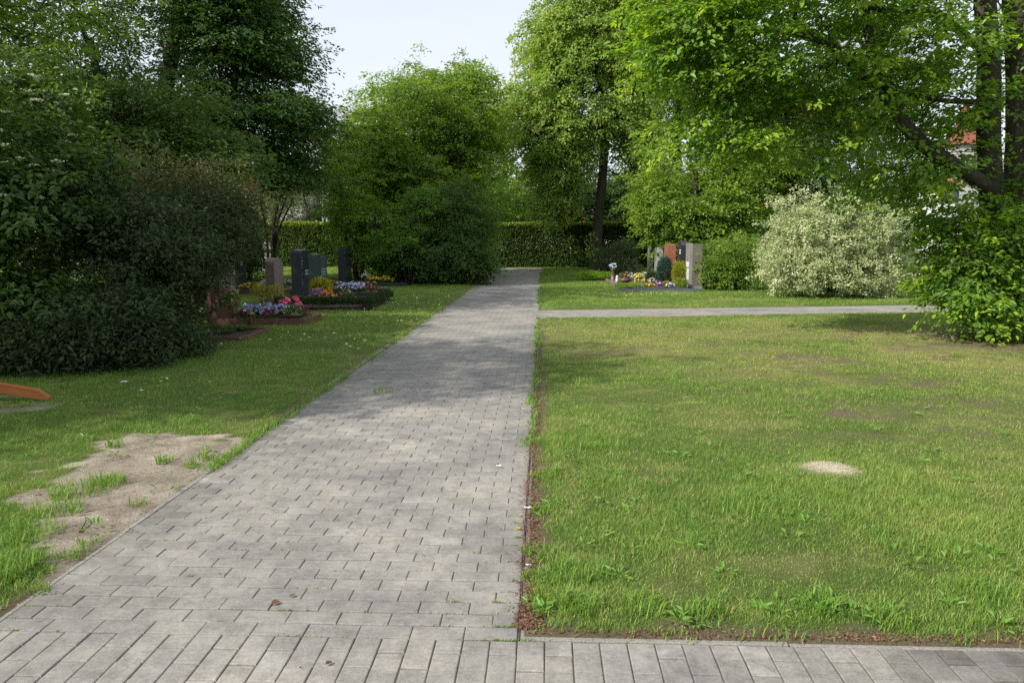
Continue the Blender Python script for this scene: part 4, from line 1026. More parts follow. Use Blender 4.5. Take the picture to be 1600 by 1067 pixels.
def plot(label, x0, x1, y0, y1, mat, kw=.07, kh=.09, soilz=.05, kerb=True):
    PLOTS.append((x0 - .02, x1 + .02, y0 - .02, y1 + .02))
    cx, cy = (x0 + x1) / 2, (y0 + y1) / 2
    root = empty('grave_plot', (cx, cy, 0), label=label, cat='grave')
    hx, hy = (x1 - x0) / 2, (y1 - y0) / 2
    if kerb:
        bm = bmesh.new()
        bx(bm, -hx, hx, -hy, -hy + kw, -.03, kh); bx(bm, -hx, hx, hy - kw, hy, -.03, kh)
        bx(bm, hx - kw, hx, -hy + kw + .002, hy - kw - .002, -.03, kh - .002); bx(bm, -hx, -hx + kw, -hy + kw + .002, hy - kw - .002, -.03, kh - .002)
        bm_obj('kerb', bm, mat, root, bevel=.005)
    nx, ny = 30, 14; X, Y = np.meshgrid(np.linspace(-hx + (kw if kerb else 0) - .004, hx - (kw if kerb else 0) + .004, nx), np.linspace(-hy + (kw if kerb else 0) - .004, hy - (kw if kerb else 0) + .004, ny))
    x, y = X.ravel(), Y.ravel(); z = soilz + .05 * (fbm(x + cx, y + cy, 4, 3) - .4) * (1 - np.abs(x / hx) ** 6) * (1 - np.abs(y / hy) ** 6)
    i = (np.arange(nx - 1)[None] + (np.arange(ny - 1) * nx)[:, None]).ravel()
    arr_mesh('soil', np.stack((x, y, z), 1), np.stack((i, i + 1, i + nx + 1, i + nx), 1), M['soil'], root, smooth=True, world=False)
    return root
def flowers(label, c, rx, ry, h, n, r, cols, fol=None, eye=None, cat='flowers', name='pansy_patch', seed=1, nleaf=None, leaf=.035, z0=.06, ball=False):
    """low clump: foliage with a blossoms child"""
    rg = np.random.default_rng(seed)
    root = empty(name, (c[0], c[1], z0), label=label, cat=cat)
    nl = nleaf or int(900 * rx * ry * 9 + 120)
    V, F, T = leafblob([(c[0], c[1], z0 + h * .3, rx, ry, h * .65, 1)], nl, leaf, rg, 1.6, .5, .55, .35, seed=seed)
    V[:, 2] = np.maximum(V[:, 2], z0 - .02)
    arr_mesh('foliage', V, F, fol or M['bedleaf'], root, {'tint': T})
    if ball:
        d = norm(rg.normal(size=(n, 3))); d[:, 2] = np.abs(d[:, 2]); P = np.array((c[0], c[1], z0 + h * .25)) + d * np.array((rx, ry, h * .8)) * rg.uniform(.85, 1.05, (n, 1))
    else:
        a = rg.uniform(0, 6.28, n); q = np.sqrt(rg.uniform(0, 1, n)); zz = h * (.62 + .38 * (1 - q ** 2)) * rg.uniform(.75, 1.15, n)
        P = np.stack((c[0] + rx * q * np.cos(a), c[1] + ry * q * np.sin(a), z0 + zz), 1); d = np.stack((np.cos(a) * q, np.sin(a) * q, 0 * a), 1)
    V, F, cl = blossoms(P, r, cols, rg, eye=eye, up=.7, out=d * .8)
    arr_mesh('blossoms', V, F, M['petals'], root, {'col': cl})
    return root
def conifer(name, label, c, r, h, n, leaf, mat, seed, cat='conifer', lumps=0, z0=.05):
    bl = [(c[0], c[1], z0 + h * .5, r, r, h * .52, 1)]
    rg = np.random.default_rng(seed)
    for i in range(lumps):
        a = rg.uniform(0, 6.28); bl.append((c[0] + r * .6 * math.cos(a), c[1] + r * .6 * math.sin(a), z0 + h * rg.uniform(.5, .72), r * .42, r * .42, h * .33, .6))
    return shrub(name, label, cat, (c[0], c[1], z0), bl, n, leaf, mat, seed=seed, up=1.2, aspect=.22, shell=3.2, stems=2)

def lantern(label, c, h, r, glow):
    root = empty('grave_lantern', (c[0], c[1], c[2]), label=label, cat='lantern')
    lathe('base', [(r, 0), (r, h * .07), (r * .8, h * .12), (r * .78, h * .16)], M['bronze'], root, 12)
    lathe('candle', [(r * .58, h * .16), (r * .6, h * .5), (r * .5, h * .52)], glow, root, 12)
    bm = bmesh.new()
    for i in range(6):
        a = i * math.pi / 3; x, y = r * .8 * math.cos(a), r * .8 * math.sin(a); w = r * .13
        bx(bm, x - w, x + w, y - w, y + w, h * .15, h * .82)
    bm_obj('cage', bm, M['bronze'], root)
    lathe('lid', [(r * 1.02, h * .82), (r * .98, h * .87), (r * .55, h * .95), (r * .18, h * .99), (r * .14, h * 1.0)], M['bronze'], root, 12)
    return root

def build_graves(T):
    M['letter'] = plain_mat('silver_letters', (.42, .44, .45), .5, 0, .4)
    M['soil'] = stone_mat('grave_soil', (.030, .020, .014), (.085, .060, .042), 45, .95, .01)
    M['bedleaf'] = leaf_mat('bedding_leaves', (.025, .065, .014), (.06, .12, .022), None, .25)
    M['yelleaf'] = leaf_mat('golden_leaves', (.26, .28, .02), (.50, .46, .04), None, .35)
    M['bronze'] = plain_mat('aged_bronze', (.16, .105, .055), .5, .5)
    red = stone_mat('red_granite', (.085, .042, .034), (.20, .105, .085), 70, .35, .001)
    redr = stone_mat('orange_sandstone', (.15, .048, .030), (.30, .11, .065), 45, .8, .003)
    brown = stone_mat('rough_brown_granite', (.10, .082, .072), (.25, .205, .18), 38, .75, .004)
    dark = stone_mat('polished_dark_granite', (.020, .026, .034), (.048, .058, .072), 90, .22, .0006)
    green = stone_mat('green_grey_granite', (.035, .055, .052), (.085, .115, .108), 80, .35, .001)
    blue = stone_mat('blue_grey_granite', (.06, .072, .085), (.12, .14, .16), 80, .4, .001)
    black = stone_mat('black_granite', (.014, .014, .017), (.045, .045, .052), 90, .3, .0008)
    grey = stone_mat('pale_grey_granite', (.15, .145, .14), (.30, .295, .285), 80, .5, .001)
    rough = stone_mat('dark_split_granite', (.085, .072, .066), (.17, .15, .14), 30, .85, .006)
    marble = stone_mat('veined_pale_marble', (.20, .215, .215), (.38, .40, .39), 12, .6, .004, veins=(.10, .12, .11))
    conc = stone_mat('weathered_stone', (.17, .165, .155), (.36, .35, .33), 50, .85, .003)
    def xat(px, Y): return S(px, 400, Y)[0]
    def zat(px, py, Y): return S(px, py, Y)[2]
    # ---- left row
    plot('small low grave bed with a bronze lantern, nearest on the left', xat(285, 11.0), xat(372, 11.0), 11.0, 12.25, red, kh=.07)
    shrub('ground_cover', 'dark green ground cover filling the small low grave bed', 'plants', (xat(325, 11.6), 11.6, .04), [(xat(330, 11.6) + dx, 11.62, .05, .42, .5, .07, 1) for dx in (-.6, -.1, .3)], 4200, .035, M['bedleaf'], seed=3, stems=0)
    lantern('brown bronze lantern on the corner of the small low grave bed', (xat(387, 12.1), 12.1, .07), .27, .075, plain_mat('brown_glass', (.10, .055, .02), .2))
    lathe('grave_bowl', [(.05, 0), (.09, .03), (.10, .06), (.085, .06), (.05, .03)], M['bronze'], None, 14, (xat(371, 11.9), 11.9, .07))
    tag(bpy.data.objects['grave_bowl'], 'shallow dark bowl beside the bronze lantern', 'bowl')
    plot('red granite kerbed grave filled with pansies and geraniums', xat(318, 12.95), xat(473, 12.95), 12.95, 13.95, red, kh=.13, kw=.10, soilz=.10)
    headstone('reddish granite headstone half hidden by the dull green shrub', xat(319, 13.25), xat(339, 13.25), 13.25, 13.78, zat(338, 411, 13.25), red, 1, [(0, 0), (1, 0), (1, .96), (.5, 1), (0, .96)], marks=((.2, .8, .55, .75),), z0=.09)
    c = lambda px, Y: (xat(px, Y), Y)
    # vase of cut flowers
    v = c(357, 13.3); root = empty('flower_vase', (v[0], v[1], .1), label='dark grave vase holding a bouquet of red and pink flowers', cat='vase')
    lathe('vase', [(.03, 0), (.045, .03), (.04, .12), (.055, .22), (.06, .24)], M['bronze'], root, 12)
    rg = np.random.default_rng(4)
    V, F, TT = leafblob([(v[0], v[1], .42, .15, .15, .12, 1)], 260, .06, rg, 1.5, .6, .4, .5); arr_mesh('foliage', V, F, M['bedleaf'], root, {'tint': TT})
    P = np.array((v[0], v[1], .42)) + norm(rg.normal(size=(60, 3))) * np.array((.15, .15, .11)); V, F, cl = blossoms(P, .024, [(.55, .03, .06), (.6, .12, .2), (.6, .55, .4), (.45, .02, .04), (.3, .5, .1)], rg); arr_mesh('blossoms', V, F, M['petals'], root, {'col': cl})
    flowers('single bright yellow flower clump beside the red granite headstone', c(363, 13.7), .09, .07, .52, 16, .045, [(.75, .60, .03)], seed=5, z0=.1, name='yellow_flower', nleaf=160)
    bw = (.20, .25, .60); wv = (.45, .48, .68)
    k = 0
    for px, Y, rx, lab in ((388, 13.25, .20, 'left clump'), (412, 13.3, .20, 'middle clump'), (436, 13.4, .16, 'right clump')):
        flowers(f'blue and white pansies on the red kerbed grave, {lab}', c(px, Y), rx, .22, .24, 75, .030, [bw, wv, (.16, .18, .50)], eye=(.5, .5, .6), seed=6 + k, z0=.1); k += 1
    flowers('dark crimson flowers at the foot of the red granite headstone', c(379, 13.12), .13, .1, .17, 50, .028, [(.16, .01, .03), (.22, .02, .05)], seed=10, z0=.1, name='crimson_flowers')
    flowers('dark crimson flowers between the blue pansy clumps', c(416, 13.1), .12, .08, .15, 40, .028, [(.20, .01, .05), (.26, .03, .10)], seed=11, z0=.1, name='crimson_flowers')
    flowers('tall pink geranium on the red kerbed grave', c(443, 13.5), .12, .1, .34, 26, .050, [(.80, .14, .30), (.85, .25, .42)], seed=12, z0=.1, name='geranium', ball=True)
    flowers('second pink geranium right of the white flower bowl', c(459, 13.55), .11, .1, .34, 22, .050, [(.80, .16, .32), (.72, .10, .2)], seed=13, z0=.1, name='geranium', ball=True)
    bw_ = c(455, 13.12); root = empty('flower_bowl', (bw_[0], bw_[1], .10), label='brown bowl overflowing with small white flowers and red blooms', cat='flower bowl')
    lathe('bowl', [(.07, 0), (.13, .07), (.15, .11), (.13, .11), (.1, .08)], M['bronze'], root, 16)
    V, F, TT = leafblob([(bw_[0], bw_[1], .26, .17, .15, .09, 1)], 420, .04, rg, 1.5, .5, .5, .4); arr_mesh('foliage', V, F, M['bedleaf'], root, {'tint': TT})
    P = np.array((bw_[0] - .03, bw_[1], .27)) + norm(rg.normal(size=(150, 3))) * np.array((.16, .14, .09)); V, F, cl = blossoms(P, .016, [(.62, .64, .48), (.5, .56, .36)], rg); arr_mesh('blossoms', V, F, M['petals'], root, {'col': cl})
    flowers('deep red flowers at the right end of the red kerbed grave', c(471, 13.3), .12, .1, .2, 40, .03, [(.30, .01, .03), (.40, .06, .12)], seed=14, z0=.1, name='crimson_flowers')
    # hedge-bordered plot
    y0, y1 = 15.75, 18.3; x0, x1 = xat(428, 15.9), xat(583, 16.4)
    plot('grave bed bordered by a low clipped evergreen edge', x0, x1, y0, y1, red, kerb=False)
    bl = [(x, y0 + .2, .10, .16, .20, .17, 1) for x in np.arange(x0 + .1, x1, .2)] + [(x1 - .1, y, .10, .17, .2, .16, 1) for y in np.arange(y0 + .3, y1, .22)]
    shrub('low_hedge', 'low clipped dark green border around the second flower grave', 'low hedge', (x1, y0, .0), bl, 16000, .035, T['ever'], seed=15, stems=1)
    headstone('rough brown granite headstone with rounded top and sculpted front', xat(413, 16.9), xat(427.5, 16.9), 16.9, 17.5, zat(428, 403, 16.9), brown, 1, [(0, 0), (1, 0), (1, .90), (.8, .975), (.45, 1), (.12, .975), (0, .92)], base=(.03, .08, .03, .16), marks=((.45, .55, .2, .85), (.25, .75, .65, .70)), markmat=conc)
    g = c(417, 16.0)
    shrub('golden_shrub', 'small yellow leaved shrub in front of the brown headstone', 'shrub', (g[0], g[1], .05), [(g[0] - .17, g[1], .38, .17, .15, .15, 1), (g[0] + .15, g[1], .36, .18, .15, .15, 1)], 620, .055, M['yelleaf'], seed=17, up=.2)
    for px, Y, cl_, lab, nm in ((496, 16.9, [(.42, .16, .55), (.55, .28, .66)], 'purple flowers behind the low evergreen border', 'purple_flowers'), (510, 16.6, [(.75, .24, .03), (.8, .34, .05)], 'orange flowers right of the purple ones', 'orange_flowers'), (541, 17.2, [(.55, .16, .05), (.6, .5, .4)], 'few rust and cream flowers on the bordered grave', 'rust_flowers')):
        flowers(lab, c(px, Y), .22 if px < 530 else .16, .14, .30, 70 if px < 530 else 22, .030, cl_, seed=px, name=nm)
    g = c(501, 17.7)
    shrub('golden_shrub', 'bright yellow leaved shrub beside the tall dark headstone', 'shrub', (g[0], g[1], .05), [(g[0], g[1], .36, .24, .2, .20, 1), (g[0] - .12, g[1], .24, .12, .12, .14, .5)], 700, .085, M['yelleaf'], seed=19, up=.5)
    # tall dark stone
    plot('dark granite kerbed grave with pansies and two lanterns', xat(455, 19.3), xat(588, 19.3), 19.3, 21.0, dark, kh=.12, kw=.12)
    headstone('tall polished dark blue headstone with pale lettering', xat(454, 19.6), xat(470, 19.6), 19.6, 20.25, zat(465, 390.5, 19.6), dark, 1, [(0, 0), (1, 0), (1, .955), (.8, 1), (.12, .985), (0, .94)], base=(.04, .25, .05, .15), marks=((.5, .95, .44, .56), (.1, .2, .2, .85)), markh=.05)
    for px, Y, n, cols, lab in ((548, 20.0, 150, [(.40, .36, .72), (.55, .52, .80), (.30, .26, .62)], 'violet blue pansies mass in front of the dark granite grave'), (558, 20.6, 120, [(.60, .62, .82), (.72, .72, .86)], 'pale lilac pansies behind the violet ones'), (527, 20.7, 60, [(.55, .58, .60), (.65, .62, .66), (.3, .12, .2)], 'whitish pansies near the curved headstone')):
        flowers(lab, c(px, Y), .44 if n > 100 else .3, .3, .24, n, .032, cols, eye=(.6, .6, .7), seed=px)
    flowers('dark wine coloured foliage plants among the pansies', c(518, 20.2), .24, .25, .26, 30, .03, [(.12, .02, .04)], fol=leaf_mat('wine_leaves', (.05, .012, .018), (.10, .02, .03), None, .2), seed=33, name='coleus')
    glow = plain_mat('red_candle', (.45, .06, .03), .4)
    lantern('left one of two square-set lanterns with a red candle', (xat(574, 19.6), 19.6, .12), .27, .075, glow)
    lantern('right one of two lanterns with a red candle by the kerb corner', (xat(584, 19.6), 19.6, .12), .28, .08, glow)
    for px, Y, r0, n_, lab in ((388, 20.5, .32, 70, 'yellow pansies behind the red granite headstone'), (402, 20.8, .22, 60, 'golden pansies left of the rough brown headstone')):
        flowers(lab, c(px, Y), r0, .2, .2, n_, .034, [(.65, .42, .02), (.72, .5, .04), (.3, .12, .02)], seed=px)
    plot('shaded grave bed with yellow pansies behind the brown headstone', xat(362, 20.1), xat(436, 20.1), 20.1, 21.6, red, kh=.12, kw=.1)
    headstone('dark headstone with a pale carved mark, far behind on the left', xat(361, 21.7), xat(371, 21.7), 21.7, 22.3, zat(371, 391, 21.7), black, 1, [(0, 0), (1, 0), (1, .93), (.5, 1), (0, .96)], marks=((.3, .7, .6, .9),), base=(.03, .06, .03, .12))
    headstone('dim grey headstone mostly covered by hanging shrub twigs', xat(336, 19.5), xat(352, 19.5), 19.5, 20.1, zat(345, 396, 19.5), conc, 1, base=(.03, .06, .03, .12))
    headstone('old grey round-topped headstone against the hedge', xat(409, 33), xat(424, 33), 33, 33.5, zat(417, 376, 33), conc, 1, side=[(0, 0), (1, 0), (1, .7), (.85, .9), (.5, 1), (.15, .9), (0, .7)])
    flowers('silvery plant left of the rough brown headstone', c(410, 19.0), .12, .12, .42, 14, .02, [(.45, .5, .5)], fol=leaf_mat('silver_leaves', (.22, .27, .26), (.38, .43, .42), None, .2), seed=41, name='silver_plant', cat='plant', nleaf=240)
    flowers('white alyssum patch behind the tall dark headstone', c(449, 22), .25, .15, .22, 80, .024, [(.5, .56, .62), (.6, .62, .7)], seed=43, name='white_flowers')
    # green and blue stones
    headstone('green grey headstone standing on a narrow foot', xat(479, 21.3), xat(491, 21.3), 21.3, 21.95, zat(490, 397, 21.3), green, 1, [(0, 0), (1, 0), (1, 1), (.45, .96), (0, .985)], marks=((.1, .3, .1, .9),), z0=.38, markmat=blue)
    hs = bpy.data.objects['headstone.006'] if 'headstone.006' in bpy.data.objects else None
    hs = [o for o in bpy.data.objects if o.get('label', '').startswith('green grey headstone')][0]
    w = xat(491, 21.3) - xat(479, 21.3)
    bm_obj('foot', bx(bmesh.new(), -w * .32, w * .32, -.22, .22, -.02, .379), green, hs, bevel=.006)
    headstone('blue grey headstone with pale square plaques beside the green one', xat(495, 23.0), xat(500, 23.0), 23.0, 23.7, zat(500, 400, 23.0), blue, 1, marks=((.1, .9, .3, .6),), base=(.03, .05, .03, .12), markh=.05)
    # curved stone
    plot('grey kerbed grave with yellow pansies before the dark bush', xat(545, 23.6), xat(632, 23.6), 23.6, 25.2, dark, kh=.12, kw=.12)
    headstone('dark scroll-shaped headstone with rounded steps on its side', xat(527, 24.2), xat(541, 24.2), 24.2, 24.95, zat(536, 386.5, 24.2), dark, 1,
              side=[(.08, 0), (.92, 0), (.92, .5), (.86, .70), (.78, .76), (.90, .80), (.93, .85), (.86, .9), (.92, .93), (.9, .98), (.55, 1), (.15, .985), (.08, .93), (.14, .9), (.04, .86), (.05, .81), (.16, .77), (.06, .72), (0, .62), (.03, .45)], base=(.04, .1, .04, .1))
    for px, r0, lab in ((581, .22, 'yellow pansies left on the grey kerbed grave'), (603, .24, 'yellow pansies right on the grey kerbed grave')):
        flowers(lab, c(px, 24.1), r0, .18, .22, 70, .036, [(.75, .50, .02), (.8, .6, .05)], seed=px)
    flowers('white pansies above the lanterns', c(571, 24.5), .16, .15, .3, 30, .036, [(.7, .7, .74)], seed=51)

    # ---- right row
    plot('grave bed with dark kerb in front of the pale grey headstone', xat(973, 21.7), xat(1098, 21.7), 21.7, 23.2, blue, kh=.08)
    headstone('pale grey granite headstone with dark split side and white letter blocks', xat(1082, 22.5), xat(1097, 22.5), 22.45, 23.05, zat(1090, 380.5, 22.45), rough, -1, marks=(), base=(.03, .02, .03, .1), base_mat=grey)
    hs = [o for o in bpy.data.objects if o.get('label', '').startswith('pale grey granite')][0]
    t = (xat(1097, 22.5) - xat(1082, 22.5)) / 2; zt = zat(1090, 380.5, 22.45)
    bm_obj('face', bx(bmesh.new(), -t - .09, -t - .001, -.302, .302, .06, zt), grey, hs, bevel=.006)
    rg2 = random.Random(2); bm = bmesh.new(); lm = plain_mat('white_letters', (.75, .76, .78), .5, 0, .4, .05)
    for (v0, v1) in ((.56, .44), (.45, .33), (.32, .22)):
        z = zt * (v0 + .04)
        while z > zt * v1 + .03:
            y = -.24
            while y < .2:
                wl_ = rg2.choice((.02, .028)); bx(bm, -t - .095, -t - .089, y, y + .010, z - .035, z); bx(bm, -t - .095, -t - .089, y + wl_ - .01, y + wl_, z - .035, z); bx(bm, -t - .095, -t - .089, y + .010, y + wl_ - .01, z - .010, z); y += wl_ + .012
            z -= .05
    bm_obj('inscription', bm, lm, hs)
    headstone('black granite headstone with sloping shoulders, right of the red one', xat(1064, 24.4), xat(1076, 24.4), 24.4, 25.1, zat(1068, 376, 24.4), black, -1, [(0, 0), (1, 0), (1, .88), (.62, 1), (.2, .97), (0, .90)], marks=((.1, .5, .66, .80),), base=(.03, .06, .03, .12), markmat=lm, markh=.05)
    headstone('orange red sandstone headstone in the middle of the right-hand row', xat(1043, 26), xat(1056, 26), 26, 26.75, zat(1048, 381, 26), redr, -1, [(0, 0), (1, 0), (1, .95), (.7, 1), (0, .965)], base=(.03, .06, .03, .12))
    headstone('pale veined marble headstone with broken top edge', xat(1027, 27.6), xat(1036, 27.6), 27.6, 28.3, zat(1031, 385, 27.6), marble, -1, [(0, 0), (1, 0), (1, .9), (.8, .97), (.6, .93), (.4, 1), (.2, .95), (0, .97)], base=(.03, .06, .03, .12))
    headstone('narrow weathered stone pillar at the far end of the right-hand row', xat(1014.5, 29.2), xat(1021, 29.2), 29.2, 29.7, zat(1018, 382.5, 29.2), conc, -1, [(0, 0), (1, 0), (1, 1), (.45, 1), (.45, .96), (0, .95)], base=(.03, .06, .03, .12))
    plot('brown kerbed grave in the middle of the right-hand group', xat(961, 23.6), xat(1062, 23.6), 23.6, 25.2, brown, kh=.12)
    plot('grave bed at the back of the right-hand group', xat(950, 25.9), xat(1040, 25.9), 25.9, 27.4, brown, kh=.1)
    blue_c = leaf_mat('blue_cypress', (.014, .045, .036), (.032, .080, .062), None, .15)
    yel_c = leaf_mat('golden_thuja', (.11, .13, .008), (.22, .23, .014), None, .25)
    g = c(1040, 24.4); conifer('dwarf_cypress', 'blue green columnar dwarf cypress in front of the red headstone', g, .235, .80, 5200, .06, blue_c, 61)
    g = c(1065, 23.0); conifer('golden_thuja', 'golden green feathery dwarf thuja left of the pale grey headstone', g, .24, .70, 3600, .06, yel_c, 63, lumps=6)
    g = c(1042, 22.5); shrub('dwarf_thuja', 'small olive green ball-shaped conifer below the blue green cypress', 'conifer', (g[0], g[1], .05), [(g[0], g[1], .13, .14, .14, .11, 1)], 1200, .03, yel_c, seed=65)
    g = c(1064, 22.3); shrub('spindle_shrub', 'small light green leafy plant at the foot of the pale grey headstone', 'plant', (g[0], g[1], .05), [(g[0], g[1], .17, .18, .16, .16, 1)], 360, .07, T['light'], seed=67, tint_mid=.6)
    g = c(985, 22.2); shrub('ground_cover', 'bright green leafy mat on the front left of the right-hand graves', 'plants', (g[0], g[1], .04), [(g[0] + d, g[1], .08, .22, .3, .10, 1) for d in (-.2, .05, .3)], 1900, .05, T['mid'], seed=69, tint_mid=.6)
    g = c(1021, 25); shrub('dwarf_pine', 'dark green low conifer left of the blue green cypress', 'conifer', (g[0], g[1], .05), [(g[0], g[1], .2, .26, .26, .2, 1)], 1500, .05, T['ever'], seed=71)
    g = c(928, 27.2); shrub('ground_cover', 'low rounded green mat on the lawn left of the brown kerb', 'plants', (g[0], g[1], .0), [(g[0] + d, g[1] + e, .10, .32, .4, .19, 1) for d, e in ((-.3, 0), (.05, .1), (.35, -.1))], 4200, .06, T['mid'], seed=73, tint_mid=.5)
    g = S(972, 420, 28.5); shrub('yew_shrub', 'dark spreading yew behind the right-hand grave flowers', 'shrub', (g[0], g[1], 0), [(g[0] - .35, 28.6, .65, .65, .6, .6, 1), (g[0] + .15, 28.8, .9, .55, .5, .55, 1), (g[0] - .1, 28.3, .35, .8, .6, .4, 1)], 13000, .05, T['ever'], seed=75, tint_mid=.2)
    flowers('dense mound of yellow flowers in the middle of the right-hand graves', c(998, 24.4), .22, .22, .30, 170, .026, [(.72, .55, .05), (.76, .62, .14)], seed=77, name='yellow_flower_mound', ball=True)
    flowers('white flowers spreading behind the yellow mound', c(1006, 26.3), .34, .25, .24, 110, .028, [(.6, .66, .56), (.5, .6, .45)], seed=79, name='white_flowers')
    flowers('small yellow pansies on the front kerb line', c(1017, 22.0), .12, .1, .17, 40, .028, [(.8, .6, .04)], seed=81)
    flowers('magenta and violet pansies right of the small yellow ones', c(1030, 22.2), .16, .12, .17, 50, .028, [(.36, .10, .42), (.5, .25, .6), (.25, .05, .2)], seed=83)
    flowers('blue and white pansies at the foot of the golden thuja', c(1049, 22.0), .13, .1, .15, 46, .028, [(.5, .5, .8), (.75, .75, .82)], seed=85)
    flowers('lilac pansies on the front left of the dark kerb', c(1005, 22.1), .14, .1, .14, 34, .026, [(.4, .36, .6), (.28, .25, .5)], seed=87)
    flowers('pale pink flowers in front of the blue green cypress', c(1021, 23.9), .16, .12, .2, 40, .026, [(.55, .46, .48), (.45, .4, .42)], seed=89, name='pink_flowers')
    flowers('white pansy clump right of the brown planter bowl', c(986, 23.9), .10, .1, .32, 46, .028, [(.66, .70, .78), (.5, .58, .7)], seed=91)
    # planter bowl with mixed flowers
    g = c(977, 23.9); root = empty('planter_bowl', (g[0], g[1], .12), label='brown planter bowl with purple and orange flowers on the right-hand graves', cat='flower bowl')
    lathe('bowl', [(.10, 0), (.17, .05), (.18, .13), (.15, .13), (.12, .09)], plain_mat('brown_stoneware', (.09, .05, .03), .5), root, 16)
    rg = np.random.default_rng(6)
    V, F, TT = leafblob([(g[0], g[1], .30, .18, .16, .11, 1)], 300, .05, rg, 1.5, .5, .5, .4); arr_mesh('foliage', V, F, M['bedleaf'], root, {'tint': TT})
    P = np.array((g[0], g[1], .34)) + norm(rg.normal(size=(46, 3))) * np.array((.17, .14, .10)); V, F, cl = blossoms(P, .028, [(.25, .10, .5), (.65, .2, .06), (.6, .3, .25)], rg); arr_mesh('blossoms', V, F, M['petals'], root, {'col': cl})
    g = c(958, 25.7); root = empty('stone_pillar_vase', (g[0], g[1], .1), label='short dark stone pillar topped with pale blue flowers', cat='vase')
    lathe('pillar', [(.085, 0), (.085, .02), (.06, .04), (.06, .33), (.075, .35), (.075, .37)], red, root, 14)
    P = np.array((g[0], g[1], .56)) + norm(rg.normal(size=(60, 3))) * np.array((.11, .11, .08)); V, F, cl = blossoms(P, .026, [(.42, .5, .72), (.6, .64, .7)], rg); arr_mesh('blossoms', V, F, M['petals'], root, {'col': cl})
    g = c(947, 30.5); root = empty('raised_flower_bowl', (g[0], g[1], 0), label='raised dark bowl of pale blue flowers beside the linden trunk', cat='flower bowl')
    lathe('stand', [(.16, 0), (.10, .04), (.07, .12), (.07, .22), (.22, .34), (.24, .40), (.2, .40)], black, root, 16)
    V, F, TT = leafblob([(g[0], g[1], .5, .24, .2, .12, 1)], 260, .06, rg, 1.5, .5, .5, .3); arr_mesh('foliage', V, F, M['bedleaf'], root, {'tint': TT})
    P = np.array((g[0], g[1], .54)) + norm(rg.normal(size=(130, 3))) * np.array((.26, .2, .13)); V, F, cl = blossoms(P, .03, [(.36, .40, .66), (.5, .54, .74)], rg); arr_mesh('blossoms', V, F, M['petals'], root, {'col': cl})
    # small pale angel-like ornament: a rounded stone figure
    g = c(965, 24.0); lathe('white_ornament', [(.05, 0), (.045, .05), (.06, .09), (.035, .13), (.045, .17), (.03, .21), (.005, .22)], plain_mat('white_stone', (.5, .52, .55), .6, 0, .4, .1), None, 14, (g[0], g[1], .12))
    tag(bpy.data.objects['white_ornament'], 'small white stone ornament left of the brown planter bowl', 'ornament')
    # green grave vase standing by the grey stone
    g = G(1101, 450.5); root = empty('watering_bucket', (g[0], g[1], 0), label='dark green plastic bucket right of the pale grey headstone', cat='bucket')
    gp = plain_mat('green_plastic', (.012, .10, .035), .35)
    lathe('bucket', [(.068, 0), (.085, .25), (.09, .26), (.09, .275), (.078, .275), (.066, .02)], gp, root, 18)
    th = np.linspace(0, math.pi, 12); V, F = path_tube(np.stack((.085 * np.cos(th), 0 * th, .26 + .07 * np.sin(th)), 1), np.full(12, .004), 6); arr_mesh('handle', V, F, M['bronze'], root, smooth=True, world=False)

